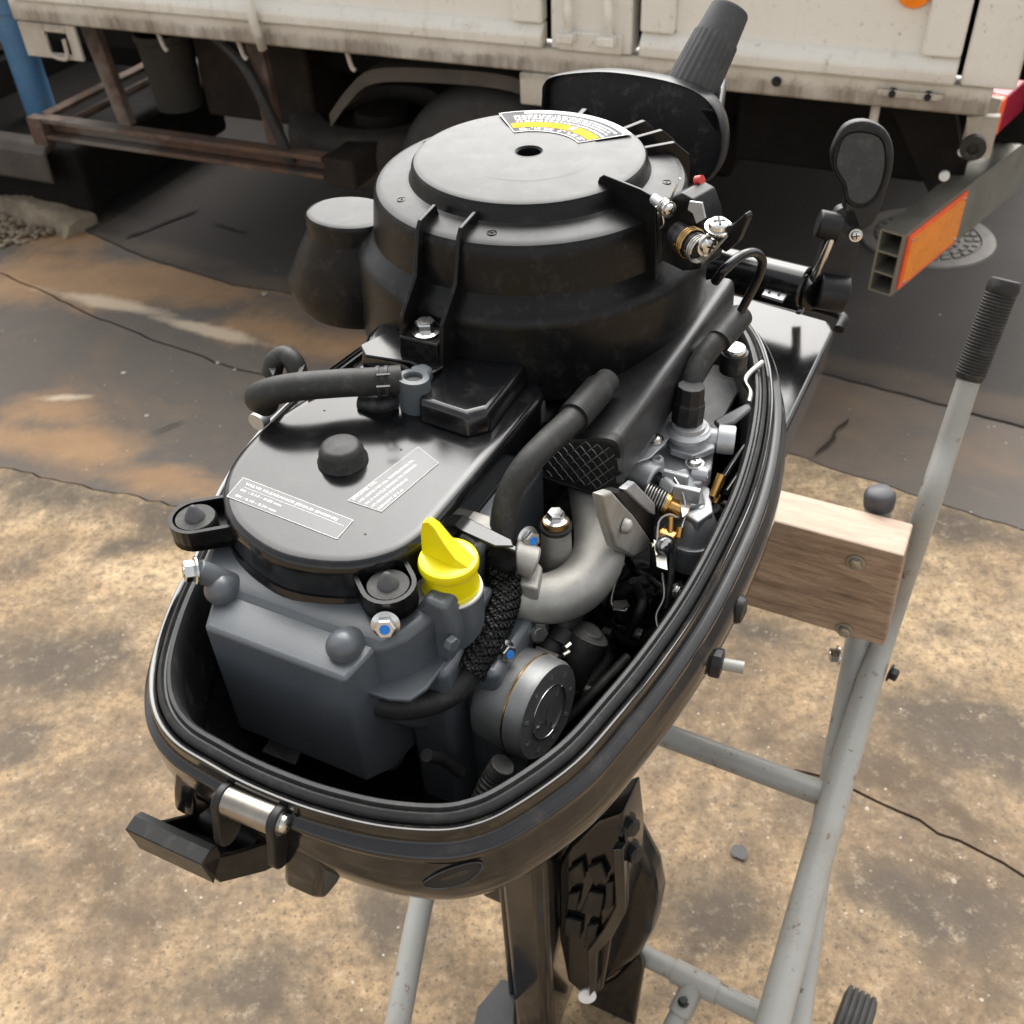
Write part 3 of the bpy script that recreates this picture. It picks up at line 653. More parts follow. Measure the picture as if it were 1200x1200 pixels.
cowl = build('lower_cowl', pan, M['gloss'], mo, 50)
mb_('inner_liner', M['dark'], lambda m: m.loft([off(.0290, .885, E_), off(.0260, .928, E_)], cap=False), smooth=50)
gk = MB(); gk.loft([off(o_, z_, E_) for o_, z_ in [(.0116, .938), (.0114, .9475), (.0128, .9508), (.0150, .9520), (.0166, .9495), (.0180, .9493), (.0194, .9522), (.0218, .9525), (.0238, .9500), (.0252, .9455), (.0262, .938), (.0260, .928), (.020, .928)]], cap=False, closed=True)
build('rubber_gasket', gk, M['gasket'], mo, 40)
# small mould line bead and the oval water outlet
oc = at(512, 1032, .885)
ca_ = ona(515, 1030, -.53)
from mathutils.bvhtree import BVHTree
_bv = BVHTree.FromPolygons([v.co+org(cowl) for v in cowl.data.vertices], [p.vertices[:] for p in cowl.data.polygons])
def oncowl(x, y, o=.0011):
    d = ray(x, y).normalized(); h_ = _bv.ray_cast(O, d); n_ = h_[1] if h_[1].dot(d) < 0 else -h_[1]; return h_[0]+n_*o
ov = closed_spline([oncowl(x, y) for x, y in [(496, 1036), (508, 1026), (530, 1016), (553, 1010), (565, 1012), (558, 1024), (540, 1035), (515, 1040)]], 4)
ovc = sum(ov, V())/len(ov)
mb_('water_outlet', M['gap'], lambda m: [m.sheet([ov[i], ov[(i+1) % len(ov)], ovc]) for i in range(len(ov))], cowl, smooth=0)  # flat dark sheet, the recess shade given as colour
mb_('outlet_lip', M['gloss'], lambda m: m.tube(ov, .0008, 8, 1, closed=True, cap=False), cowl, smooth=60)
# ---- latch at the stern
LB = .058
def lp(x, y, a): return ona(x, y, a)
la = MB()
def shell(m):
    # tray shaped lever seen from above
    outer = [(143, 990), (175, 962), (262, 938), (330, 975), (352, 978), (310, 1024), (262, 1034), (222, 1036), (143, 998)]
zL = .905
def lz(x, y, z): return at(x, y, z)
lev = MB()
tl, tr_, br, bl2 = lz(147, 970, zL), lz(236, 940, zL), lz(350, 984, zL), lz(236, 1014, zL)
fl = lz(147, 970, zL)
def wall(m, p, q, t, h, side):
    d = (q-p).normalized(); nn = V((-d.y, d.x, 0))*side
    m.prism([p, q, q+nn*t, p+nn*t], -Z*h)
# front bar (facing left/rear), two cheeks, floor
P0, P1 = lz(146, 972, zL), lz(236, 1014, zL)          # outer rear edge, left to right
f_d = (P1-P0).normalized(); inw = V((-f_d.y, f_d.x, 0))
if inw.dot(A) < 0: inw = -inw
h = .028
def quad(m, p0, p1, w0, w1, z0, z1): m.prism([p0+inw*w0+Z*z0, p1+inw*w0+Z*z0, p1+inw*w1+Z*z0, p0+inw*w1+Z*z0], Z*(z1-z0))
lev.loft([[P0+Z*0, P0+inw*.010+Z*.002, P0+inw*.016-Z*.001, P0+inw*.016-Z*.012, P0+inw*.003-Z*h], [P1+Z*0, P1+inw*.010+Z*.002, P1+inw*.016-Z*.001, P1+inw*.016-Z*.012, P1+inw*.003-Z*h]])
LW = (P1-P0).length
pe = on(352, 980, P1, f_d); slope_ = (pe.z-P1.z)/max((pe-P1).dot(inw), .01)
Lc = min(max((pe-P1).dot(inw), .08), .13)/.086
def cheek(p, side):
    q = p + f_d*.004*side
    pr = [(.0, .0), (.012, .003), (.03, .002), (.050, .003), (.078, .000), (.086, -.004), (.070, -.024), (.045, -.030), (.008, -.026)]
    pr = [(w*Lc, z) for w, z in pr]
    lev.loft([[p+inw*w+Z*(z+slope_*w) for w, z in pr], [q+inw*w+Z*(z+slope_*w) for w, z in pr]])
cheek(P0, 1); cheek(P1, -1)
lev.prism([P0+inw*.02-Z*.026+f_d*.002, P1+inw*.02-Z*.026-f_d*.002, P1+inw*.06+Z*(-.024+slope_*.06)-f_d*.002, P0+inw*.06+Z*(-.024+slope_*.06)+f_d*.002], -Z*.003)
latch = build('latch_lever', lev, M['matte'], mo, 35, bevel=.0016)
pc = P0.lerp(P1, .80)+inw*.055+Z*slope_*.055; pc0 = P0.lerp(P1, .22)+inw*.055+Z*slope_*.055
mb_('cross_tube', M['matte'], lambda m: m.cyl(pc0-f_d*.01-Z*.004, pc+f_d*.004-Z*.004, .0095, 24), latch)
inst('pivot_pin', ME_SCREW, latch, P1+inw*.058+Z*(slope_*.058-.012)+f_d*.0004, f_d, scale=1.5)
# links and steel roller
r0, r1 = at(268, 938, .935), at(322, 960, .935)
rd = (r1-r0).normalized()
mb_('steel_roller', M['roller'], lambda m: m.cyl(r0, r1, .0100, 28), mo, smooth=40)
for p in (r0-rd*.006, r1+rd*.0005):
    e = p - V((inw.x, inw.y, 0))*.006 - Z*.026
    def link(m, p=p, e=e):
        ax = rd; u = (p-e).normalized(); v = ax.cross(u)
        rr = .0112; pts = [p+(u*math.cos(t)+v*math.sin(t))*rr for t in [math.pi*(i/8-.5) for i in range(9)]] + [e+(-u*math.cos(t)-v*math.sin(t))*rr for t in [math.pi*(i/8-.5) for i in range(9)]]
        m.prism(pts, ax*.0058)
    mb_('latch_link', M['matte'], link, mo, smooth=35, bevel=.001)
inst('roller_pin', ME_SCREW, mo, r1+rd*.0066, rd, scale=1.45); inst('roller_pin', ME_SCREW, mo, r0-rd*.0066, -rd, scale=1.2)
# moulded horns on the cowl either side of the latch
def horn(px, k=1.0):
    def f(m):
        o, o2 = px
        p = at(*o, .925); q = at(*o2, .925); d = (q-p).normalized(); ou = V((d.y, -d.x, 0));
        if ou.dot(A) > 0: ou = -ou
        pr = [(-.02, .006), (.003, .005), (.012, -.004), (.022, -.024), (.028, -.042), (.025, -.051), (.010, -.055), (-.03, -.045)]
        pr = [(a*k, b*k) for a, b in pr]
        m.loft([[p+ou*a*.9+Z*b+d*.004 for a, b in pr], [p+ou*a+Z*b+d*.010 for a, b in pr], [q+ou*a+Z*b-d*.010 for a, b in pr], [q+ou*a*.9+Z*b-d*.004 for a, b in pr]])
    return f
mb_('cowl_horn', M['gloss'], horn([(208, 880), (242, 898)], .8), cowl, smooth=50, bevel=.003, seg=3)
mb_('cowl_horn', M['gloss'], horn([(338, 948), (396, 972)]), cowl, smooth=50, bevel=.003, seg=3)
# ---- cylinder head cover (grey) towards the stern
def gz(x, y, a): return ona(x, y, a)
AF = -.447
tl_, tr2 = ona(236, 722, AF), ona(408, 800, AF+.002)
hc = MB()
bL, bR = tl_.copy(), tr2.copy()
z_t = .955
def head(m):
    # main protruding box with drafted sides
    def ring(a, b0, b1, z0, z1): return [W(a, b0, z0), W(a, b1, z0), W(a, b1, z1), W(a, b0, z1)]
    m.loft([ring(-.4495, -.047, .071, .856, .9715), ring(-.426, -.056, .078, .845, .9775), ring(-.33, -.060, .085, .83, .978)])
mb_('valve_cover', M['grey'], head, smooth=35, bevel=.003, seg=4)
vc = bpy.data.objects['valve_cover']
def head2(m):
    def ring(a, b0, b1, z0, z1): return [W(a, b0, z0), W(a, b1, z0), W(a, b1, z1), W(a, b0, z1)]
    m.loft([ring(-.4225, -.064, .082, .90, .9795), ring(-.408, -.078, .096, .88, .985), ring(-.385, -.088, .104, .86, .987), ring(-.20, -.092, .104, .84, .987)])
mb_('cylinder_head', M['grey'], head2, smooth=35, bevel=.006, seg=3)
def rib1(m): m.tube([W(-.398, -.085, .975), W(-.405, -.03, .978), W(-.405, .04, .976), W(-.398, .085, .972)], .005, 12)
for x, y, zz, rr in [(262, 691, .980, .0122), (405, 757, .978, .0122)]:
    p = at(x, y, zz)
    def bos(m, p=p, rr=rr):
        m.lathe([(rr*1.45, -.022), (rr*1.2, -.010), (rr*1.02, -.003), (rr, .003), (rr*.86, .009), (rr*.5, .0125), (.0001, .0135)], p, (Z*.7-A*.7), 28)
    mb_('cover_boss', M['grey'], bos, vc, smooth=60)
p = ona(455, 885, -.405); mb_('cover_boss', M['grey'], lambda m: m.lathe([(.016, -.03), (.013, .0), (.010, .008), (.004, .012), (.0001, .0125)], p, (B*.4-A*.9), 24), vc, smooth=60)
# right hand flange with the rounded tongue
def tongue(m):
    pts = [(405, 792), (418, 806), (455, 818), (480, 820), (500, 806), (523, 775), (516, 758), (486, 752), (440, 735), (425, 740)]
    m.prism([at(x, y, .945) for x, y in pts], -Z*.004)
mb_('cover_tongue', M['grey'], tongue, vc, bevel=.0012)
def lump(m):
    pts = [(440, 752), (455, 760), (478, 762), (486, 750), (480, 732), (452, 722)]
    lo = [at(x, y, .946) for x, y in pts]; c = sum(lo, V())/6
    m.loft([lo, [c+(q-c)*.9+Z*.018 for q in lo], [c+(q-c)*.6+Z*.024 for q in lo]])
mb_('moulded_lump', M['grey'], lump, vc, smooth=60, bevel=.003, seg=3)
def fin(m):
    m.prism([ona(x, y, -.385) for x, y in [(486, 800), (480, 722), (497, 702), (520, 712), (530, 738), (533, 765), (520, 800)]], A*.020)
mb_('moulded_fin', M['grey'], fin, vc, smooth=40, bevel=.004, seg=3)
mb_('hex_nub', M['grey'], lambda m: m.lathe([(.006, 0), (.006, .006)], ona(526, 752, -.388), (B-A*.3), 6), vc, smooth=0, bevel=.0008)
# lower cylinder block below and to the right of the cover
def block(m):
    m.wbox(-.40, -.30, .08, .118, .72, .944)
    m.wbox(-.375, -.31, .118, .145, .72, .93)
mb_('block_wall', M['grey'], block, bevel=.006, seg=3)
def block2(m):
    m.wbox(-.30, .12, -.10, .085, .72, .992); m.wbox(-.2, .10, .085, .13, .72, .90); m.wbox(-.33, -.24, .09, .12, .72, .90)
mb_('engine_block', M['dark'], block2, bevel=.006)
for i in range(7): mb_('cooling_rib', M['dark'], lambda m: m.wbox(-.27+i*.05, -.262+i*.05, -.135, -.10, .80, .97), bevel=.002)
mb_('starter_motor', M['dark'], lambda m: m.cyl(W(-.2, -.12, .8), W(-.2, -.12, .98), .02, 20), bevel=.002)
mb_('fuel_pump', M['dark'], lambda m: m.cyl(W(.0, .12, .78), W(.0, .15, .78), .04, 24), bevel=.002)
mb_('water_jacket_plug', M['dark'], lambda m: m.cyl(W(-.10, .10, .86), W(-.10, .17, .86), .018, 20), bevel=.002)
mb_('plug_lead_tab', M['matte'], lambda m: m.prism([at(x, y, .86) for x, y in [(322, 858), (356, 874), (346, 896), (306, 880)]], -Z*.003), mo, bevel=.0006)
inst('drain_screw', ME_BOLT, mo, W(-.495, .02, .88), Z)
# cover bolts
inst('hex_bolt', ME_BOLT, mo, ona(231, 668, -.425), (-B*.6+A*-.75+Z*.25), scale=1.25, label='bright zinc hex bolt at the left corner of the valve cover')
inst('hex_bolt', ME_BOLT_BLUE, mo, ona(452, 731, -.412), (-A*.8+B*.45+Z*.35), scale=1.2, label='hex bolt with a blue paint mark below the right rubber mount')
bl_o = ona(231, 668, -.425); mb_('bolt_lug', M['grey'], lambda m: m.cyl(bl_o, bl_o+(B*.55+A*.45-Z*.7)*.036, .0085, 20), vc, bevel=.001)
# ---- satin cover plate with labels
PZ = 1.02
arc = [(-.20, -.088), (-.245, -.100), (-.288, -.107), (-.335, -.101), (-.369, -.083), (-.395, -.052), (-.408, -.004), (-.398, .042), (-.376, .069), (-.350, .080), (-.320, .082), (-.24, .084), (-.155, .085)]
arcs = [W(a, b, PZ) for a, b in arc]; cur = catmull(arcs, 6)
cur = cur + [W(-.14, .075, PZ), W(-.135, .055, PZ), W(-.08, .055, PZ), W(-.08, -.09, PZ), W(-.14, -.09, PZ)]
pcn = W(-.25, -.01, PZ)
def plate(m):
    def sc(o, z):
        out = []
        n = len(cur)
        for i, p in enumerate(cur):
            d = cur[(i+1) % n]-cur[i-1]; d.normalize(); q = V((-d.y, d.x, 0))
            if q.dot(pcn-p) < 0: q = -q
            out.append(V((p.x+q.x*o, p.y+q.y*o, z)))
        return out
    m.loft([sc(.000, PZ-.043), sc(.001, PZ-.010), sc(.0015, PZ-.005), sc(.0035, PZ-.0015), sc(.007, PZ), sc(.012, PZ+.0002)])
cp = mb_('cover_plate', M['plastic2'], plate, smooth=50)
mb_('plate_skirt', M['plastic2'], lambda m: m.loft([[V((p.x, p.y, PZ-.030)) + (pcn-p)*-.006 for p in cur[:-5]] + [pcn-Z*.03], [V((p.x, p.y, PZ-.037)) + (pcn-p)*-.02 for p in cur[:-5]]+[pcn-Z*.037]]), cp, smooth=40)
# raised step under the flywheel cover
def step(m):
    pts = [(-.155, -.088), (-.178, -.080), (-.190, -.03), (-.205, -.008), (-.232, .010), (-.236, .055), (-.222, .068), (-.150, .066), (-.118, .035), (-.09, .03), (-.09, -.088)]
    lo = [W(a, b, PZ+.0003) for a, b in pts]; c = W(-.15, 0, PZ)
    m.loft([lo, [c+(q-c)*.965+Z*.014 for q in lo], [c+(q-c)*.93+Z*.018 for q in lo], [c+(q-c)*.88+Z*.019 for q in lo]])
mb_('raised_step', M['plastic2'], step, cp, smooth=40, bevel=.003, seg=3)
mb_('hose_hood', M['plastic2'], lambda m: m.prism([at(x, y, 1.045) for x, y in [(422, 404), (462, 384), (500, 400), (520, 428), (506, 437), (480, 424), (428, 416)]], -Z*.003), cp, bevel=.001)
# push button dome
kc = at(402, 540, PZ)
mb_('dome_plug', M['rubber'], lambda m: m.lathe([(.0195, 0), (.0195, .002), (.0180, .0035), (.0172, .010), (.0150, .0145), (.0120, .0158), (.0001, .0160)], kc, Z, 40), cp, smooth=50)
for x, y in [(428, 626), (380, 481), (470, 527)]: mb_('pin_mark', M['dark'], lambda m: m.lathe([(.001, 0), (.0008, .0004), (.0001, .0004)], at(x, y, PZ+.0002), Z, 10), cp)
# printed labels
def film(pts, parent=cp, z=PZ+.0003):
    P = [at(x, y, z) for x, y in pts]
    f = mb_('label_film', M['label_film'], lambda m: m.prism(P, Z*.0003), parent, smooth=0)
    def ol(m):
        for i in range(4):
            a, b = P[i], P[(i+1) % 4]; d = (b-a).normalized(); nn = V((-d.y, d.x, 0))*.00016
            m.prism([a-nn+Z*.0003, b-nn+Z*.0003, b+nn+Z*.0003, a+nn+Z*.0003], Z*.0001)
    mb_('label_outline', M['white'], ol, f, smooth=0)
    return f
l1 = film([(285, 560), (414, 610), (395, 632), (266, 582)])
xd = (at(407, 611, PZ)-at(290, 565, PZ)).normalized(); zz = PZ+.00065
def line(txt, px, size, parent, xd, xs=1.0):
    p = at(px[0], px[1], zz); yd = V((-xd.y, xd.x, 0)); return place_text('print_line', txt, size, M['white'], parent, p, xd, yd, xs)
line('VALVE CLEARANCE [COLD ENGINE]', (287, 567.5), .0031, l1, xd, 1.72)
line('IN  : 0.13 - 0.20 mm', (281, 574.5), .0031, l1, xd, 1.55)
line('EX : 0.18 - 0.20 mm', (275, 581), .0031, l1, xd, 1.55)
def und(m):
    a, b = at(286, 570.9, zz), at(403, 616.3, zz); nn = V((-xd.y, xd.x, 0))*.00014; m.prism([a-nn, b-nn, b+nn, a+nn], Z*.0001)
mb_('underline', M['white'], und, l1, smooth=0)
l2 = film([(490, 524), (514, 543), (447, 600), (408, 587)])
xd2 = (at(490, 524, PZ)-at(408, 587, PZ)).normalized()
for i, t in enumerate(['ENGINE OIL', 'USE 10W30 FOR ALL TEMPERATURE OIL', 'OR A 4-CYCLE ENGINE OIL MEETING', 'API SERVICE SE,SF,SG,SH,SJ', 'CAPACITY 27 fl oz']):
    line(t, (414.5+7.4*i, 586+2.8*i), [.0042, .0030, .0030, .0030, .0030][i], l2, xd2, 1.12)
# grommet ears
for x, y, zz2, ear, nm in [(229, 607, 1.008, (262, 590), 'l'), (455, 686, 1.008, (445, 655), 'r')]:
    p = at(x, y, zz2)
    g = mb_('rubber_mount', M['rubber'], lambda m: m.lathe([(.0155, -.010), (.0155, -.001), (.0145, .001), (.0001, .0012)], p, Z, 28), smooth=35)
    mb_('stud_cone', M['capgrey'], lambda m: m.lathe([(.0078, .0010), (.0072, .0030), (.0028, .0105), (.0005, .0120)], p, Z, 18), g, smooth=35)
    def earf(m):
        d = (W(-.32, -.01, 0)-p); d.z = 0; d.normalize(); q = V((-d.y, d.x, 0)); r_ = .0195
        pts = [p+(-d*math.cos(t)+q*math.sin(t))*r_ for t in [math.pi*(i/12-.5) for i in range(13)]]
        inn = [p+(-d*math.cos(t)+q*math.sin(t))*(r_-.0032) for t in [math.pi*(i/12-.5) for i in range(13)]]
        pts = [pts[0]+d*.035]+pts+[pts[-1]+d*.035]; inn = [inn[0]+d*.035]+inn+[inn[-1]+d*.035]
        for i in range(len(pts)-1):
            m.prism([pts[i]+Z*.002, pts[i+1]+Z*.002, inn[i+1]+Z*.002, inn[i]+Z*.002], -Z*.018)
        m.prism(pts, 0*Z-Z*.0) if False else None
        m.prism([q_-Z*.011 for q_ in pts], -Z*.005)
        bmesh.ops.remove_doubles(m.bm, verts=m.bm.verts, dist=.00005)
    mb_('mount_ear', M['plastic'], earf, g, smooth=50)
# ---- flywheel cover
fo = V((CX, CY, 0))
prof = [(.001, 1.139), (.0100, 1.139), (.0104, 1.150), (.0122, 1.1518), (.0140, 1.1512), (.060, 1.1512), (.062, 1.1506), (.096, 1.1500), (.1005, 1.1485), (.1028, 1.1455), (.1042, 1.139), (.1062, 1.1352), (.110, 1.1342), (.1290, 1.1325), (.1350, 1.1300), (.1378, 1.1255), (.1392, 1.117), (.1425, 1.090), (.1450, 1.0865), (.1530, 1.0805), (.1575, 1.0755), (.1598, 1.068), (.1612, 1.020), (.1622, 1.012), (.1632, 1.002), (.150, 1.001)]
fly = mb_('flywheel_cover', M['plastic'], lambda m: m.lathe(prof, fo, Z, 120), smooth=28)
# ribs running from the shoulder to the bolt seat
def ribp(b0, b1, a0=-.1045):
    pr = [(a0, 1.1345), (a0-.003, 1.143), (-.134, 1.141), (-.139, 1.135), (-.1505, 1.1), (-.178, 1.078), (-.184, 1.05), (-.186, 1.018), (-.150, 1.012), (-.130, 1.05)]
    return lambda m: m.loft([[W(a, b0+(a+.10)*-.03, z) for a, z in pr], [W(a, b1+(a+.10)*-.03, z) for a, z in pr]])
mb_('mounting_rib', M['plastic'], ribp(-.0365, -.0330), fly, bevel=.0008); mb_('mounting_rib', M['plastic'], ribp(.0005, .0040), fly, bevel=.0008)
mb_('mounting_seat', M['plastic'], lambda m: m.wbox(-.1835, -.15, -.0340, .0024, 1.020, 1.062), fly, bevel=.0015)
inst('hex_bolt', ME_BOLT, fly, W(-.170, -.0155, 1.0622), Z, scale=1.45, label='bright zinc hex bolt on the flywheel cover seat')
# radial ribs towards the bow
for ang, w_, r1_, z1_ in [(64, .05, .150, 1.141), (36, .06, .152, 1.142), (25, .05, .152, 1.141), (13, .05, .150, 1.140), (102, .04, .125, 1.143), (84, .04, .125, 1.143)]:
    d = V((math.cos(R(ang)), math.sin(R(ang)), 0)); q = V((-d.y, d.x, 0))*.0026
    pr = [(.104, 1.134), (.106, z1_), (r1_-.015, z1_+.001), (r1_, z1_-.012), (r1_+.003, 1.09), (.136, 1.09)]
    mb_('stiffening_rib', M['plastic'], lambda m: m.loft([[fo+d*r+q+Z*z for r, z in pr], [fo+d*r-q+Z*z for r, z in pr]]), fly, bevel=.0006)
for ang, r_ in [(-158, .119), (-107, .121), (-18, .121), (52, .128), (140, .121)]:
    p = fo+V((math.cos(R(ang))*r_, math.sin(R(ang))*r_, 1.1333)); mb_('pin_mark', M['plastic'], lambda m: m.lathe([(.0042, -.0004), (.0042, .0004), (.0034, .0006), (.0030, .0001), (.0008, .0001), (.0006, .0008), (.0001, .0008)], p, Z, 14), fly)
# nose pod on port side
np_ = at(402, 300, 1.05)
nose_o = W(-.050, -.186, 0)
def nose(m):
    def el(c, rx, ry, z, n=28): return [c + B*(-math.cos(2*math.pi*i/n))*rx + A*math.sin(2*math.pi*i/n)*ry + Z*z for i in range(n)]
    c = nose_o
    m.loft([el(c+B*.02-A*.002, .062, .048, .995), el(c+B*.015, .066, .050, 1.000), el(c+B*.012, .067, .050, 1.018), el(c+B*.016, .056, .043, 1.045), el(c+B*.022, .046, .036, 1.070), el(c+B*.0225, .0445, .035, 1.073), el(c+B*.0225, .0445, .035, 1.086), el(c+B*.0225, .042, .033, 1.0895), el(c+B*.0225, .037, .029, 1.091)])
mb_('side_pod', M['plastic'], nose, fly, smooth=38)
# sticker on the cover: dark arc with white border, white and yellow bands and rows of print
def sector(m, r0, r1, a0, a1, z, n=24, th=.00025):
    for i in range(n):
        t0, t1 = R(a0+(a1-a0)*i/n), R(a0+(a1-a0)*(i+1)/n)
        P = [fo+V((math.cos(t)*r, math.sin(t)*r, z)) for r, t in ((r0, t0), (r1, t0), (r1, t1), (r0, t1))]
        m.prism(P, Z*th)
    bmesh.ops.remove_doubles(m.bm, verts=m.bm.verts, dist=.00001)
stk = mb_('warning_sticker', M['sticker_dark'], lambda m: sector(m, .046, .0965, 16, 104, 1.1513), fly, smooth=0)
def bord(m):
    for r in (.0955, .046): sector(m, r-.0006, r+.0006, 16, 104, 1.15157)
    sector(m, .046, .096, 15.6, 16.4, 1.15157, 1); sector(m, .046, .096, 103.6, 104.4, 1.15157, 1)
mb_('sticker_border', M['white'], bord, stk, smooth=0)
mb_('sticker_band', M['sticker_yellow'], lambda m: sector(m, .0555, .0665, 18, 102, 1.15157), stk, smooth=0)
mb_('sticker_band', M['white'], lambda m: sector(m, .089, .0945, 18, 90, 1.15157), stk, smooth=0)
def prnt(m):
    rn = random.Random(5)
    for r, h in [(.0500, .0018), (.0530, .0014), (.0700, .0028), (.0752, .0022), (.0795, .0022), (.0838, .0022)]:
        a = 97
        while a > 22:
            w_ = rn.uniform(1.0, 4.2)
            if r > .066 or rn.random() < .85: sector(m, r-h/2, r+h/2, a, a-w_, 1.15157, 2, .0002)
            a -= w_+rn.uniform(.5, 1.3)
mb_('sticker_print', M['white'], prnt, stk, smooth=0)
mb_('sticker_mark', M['red'], lambda m: (sector(m, .057, .065, 44, 50, 1.1519, 2), sector(m, .0705, .0745, 92, 96, 1.1519, 2)), stk, smooth=0)
# upright shield plate at starboard with the starter linkage behind it
s1_, s2_, s3_, s4_ = W(-.03, .078, 1.15), W(-.05, .128, 1.15), W(-.10, .152, 1.078), W(-.09, .131, 1.078)
SBn = None
sp_a = at(703, 212, 1.152); sp_b = at(765, 238, 1.148)
shd = (sp_b-sp_a).normalized(); shn = V((-shd.y, shd.x, 0))
def shp(x, y): return on(x, y, sp_a, shn)
def shield(m):
    pts = [(700, 214), (702, 208), (707, 205), (750, 222), (762, 229), (768, 240), (769, 290), (768, 333), (764, 330), (736, 312), (700, 300)]
    m.prism([shp(x, y) for x, y in pts], shn*.0028)
mb_('shield_plate', M['plastic'], shield, fly, bevel=.0006)
lk = W(-.02, .145, 0)
def onsh(x, y, o=.012): return on(x, y, sp_a+shn*o, shn)
def bigblk(m):
    m.prism([onsh(x, y, .004) for x, y in [(772, 238), (798, 226), (812, 234), (820, 256), (825, 300), (820, 316), (800, 318), (776, 306)]], shn*.030)
mb_('starter_lock_housing', M['plastic'], bigblk, fly, bevel=.0015)
def coil(name, c, r, n, mat, wire=.0008, step_=.0024, d=None):
    d = d or (shd*.97+Z*-.1)
    u, w = frame(d); pts = [c + d*(step_*t/14) + (u*math.cos(2*math.pi*t/14)+w*math.sin(2*math.pi*t/14))*r for t in range(14*n+1)]
    return mb_(name, mat, lambda m: m.tube(pts, wire, 6, 1), fly, smooth=60)
sdv = (shd*.9-shn*.35+Z*.05).normalized()
c1 = onsh(776, 240, -.003); c2 = onsh(806, 282, -.003); c3 = onsh(826, 285, -.006)
coil('return_spring', c1, .0056, 4, M['dsteel'], d=sdv); mb_('spring_post', M['alu'], lambda m: m.cyl(c1-sdv*.012, c1+sdv*.010, .0042, 20), fly)
inst('pan_screw', ME_SCREW, fly, c1+sdv*.010, sdv, scale=1.1)
coil('return_spring', c2, .0120, 3, M['bolt_brown'], d=sdv, wire=.001); mb_('spring_drum', M['dark'], lambda m: m.cyl(c2-sdv*.014, c2+sdv*.012, .0105, 24), fly)
coil('return_spring', c2+sdv*.012, .0105, 3, M['dsteel'], d=sdv, wire=.0009)
inst('pan_screw', ME_SCREW, fly, c3+sdv*.004, sdv, scale=1.5)
pw = onsh(842, 265, -.002); inst('pan_screw', ME_SCREW, fly, pw, (Z*.9-A*.2+B*.1), scale=1.75, label='large pan screw on the starter lock lever')
mb_('lock_lever', M['plastic'], lambda m: m.prism([onsh(x, y, -.003) for x, y in [(838, 268), (858, 264), (873, 250), (876, 256), (864, 284), (850, 296), (842, 290)]], shn*.008), fly, bevel=.001)
mb_('spring_leg', M['steel'], lambda m: m.tube([onsh(785, 236, -.006), onsh(791, 222, -.006), onsh(797, 209, -.004)], .0008, 8), fly)
mb_('spring_leg', M['steel'], lambda m: m.tube([onsh(776, 250, -.006), onsh(778, 262, -.006), onsh(774, 268, -.006)], .0008, 8), fly)
mb_('spring_leg', M['steel'], lambda m: m.tube([onsh(852, 276, -.010), onsh(838, 292, -.010), onsh(822, 309, -.010)], .0010, 8), fly)
mb_('bell_crank', M['alu'], lambda m: m.prism([onsh(x, y, .0) for x, y in [(808, 236), (822, 238), (826, 256), (816, 262), (812, 250), (806, 246)]], shn*.002), fly)
mb_('red_tip', M['red'], lambda m: m.cyl(onsh(816, 212, .03), onsh(823, 211, .03), .004, 12), fly)
# ---- bow bezel (rounded frame with the dark recess) and the tiller handle
BZ = A*.97 - Z*.24; BZ = (A*.985 - Z*.17).normalized(); bz0 = W(.185, 0, 1.12)
def bz(x, y, o=0): return on(x, y, bz0+BZ*o, BZ)
bpx = [(634, 112), (636, 98), (650, 88), (700, 83), (745, 87), (790, 96), (822, 110), (840, 130), (847, 155), (846, 180), (838, 202), (822, 216), (780, 222), (700, 205), (645, 180), (634, 140)]
bl1 = [bz(x, y) for x, y in bpx]; cb_ = sum(bl1, V())/len(bl1)
def bezel(m):
    lo = closed_spline(bl1, 4); n = len(lo)
    def sc(k, o): return [cb_+(p-cb_)*k+BZ*o for p in lo]
    m.loft([sc(.955, .028), sc(.955, .004), sc(.965, .0), sc(.985, -.001), sc(1.0, .003), sc(1.005, .012), sc(.99, .026), sc(.93, .034)])
mb_('bow_bezel', M['plastic'], bezel, smooth=45)
mb_('bezel_recess', M['dark'], lambda m: m.loft([[cb_+(p-cb_)*.954+BZ*.012 for p in closed_spline(bl1, 4)], [cb_+(p-cb_)*.90+BZ*.03 for p in closed_spline(bl1, 4)]]), smooth=45)
t0_ = at(806, 112, 1.13); t1_ = at(840, 32, 1.185); t2_ = at(857, 9, 1.20)
hd = (t2_-t0_).normalized()
tl2 = MB(); u_, w_ = frame(hd)
def hring(c, r, n=96, tee=0): return [c+(u_*math.cos(2*math.pi*i/n)+w_*math.sin(2*math.pi*i/n))*(r*(1+(tee if i % 4 in (0, 1) else 0))) for i in range(n)]
Lh = (t2_-t0_).length
tl2.loft([hring(t0_-hd*.01, .027), hring(t0_+hd*.0, .027), hring(t0_+hd*.004, .0262, tee=.03), hring(t0_+hd*(Lh*.64), .0232, tee=.03), hring(t0_+hd*(Lh*.66), .0222), hring(t0_+hd*(Lh*.96), .0200), hring(t0_+hd*(Lh*.99), .0185), hring(t0_+hd*Lh, .015), hring(t0_+hd*(Lh+.001), .001)])
tiller = build('tiller_grip', tl2, M['rubberpad'], mo, 35)
mb_('tiller_base', M['plastic'], lambda m: m.prism([at(x, y, 1.135) for x, y in [(768, 96), (812, 92), (842, 82), (852, 92), (846, 128), (815, 122)]], -Z*.045), tiller, bevel=.004, seg=3)
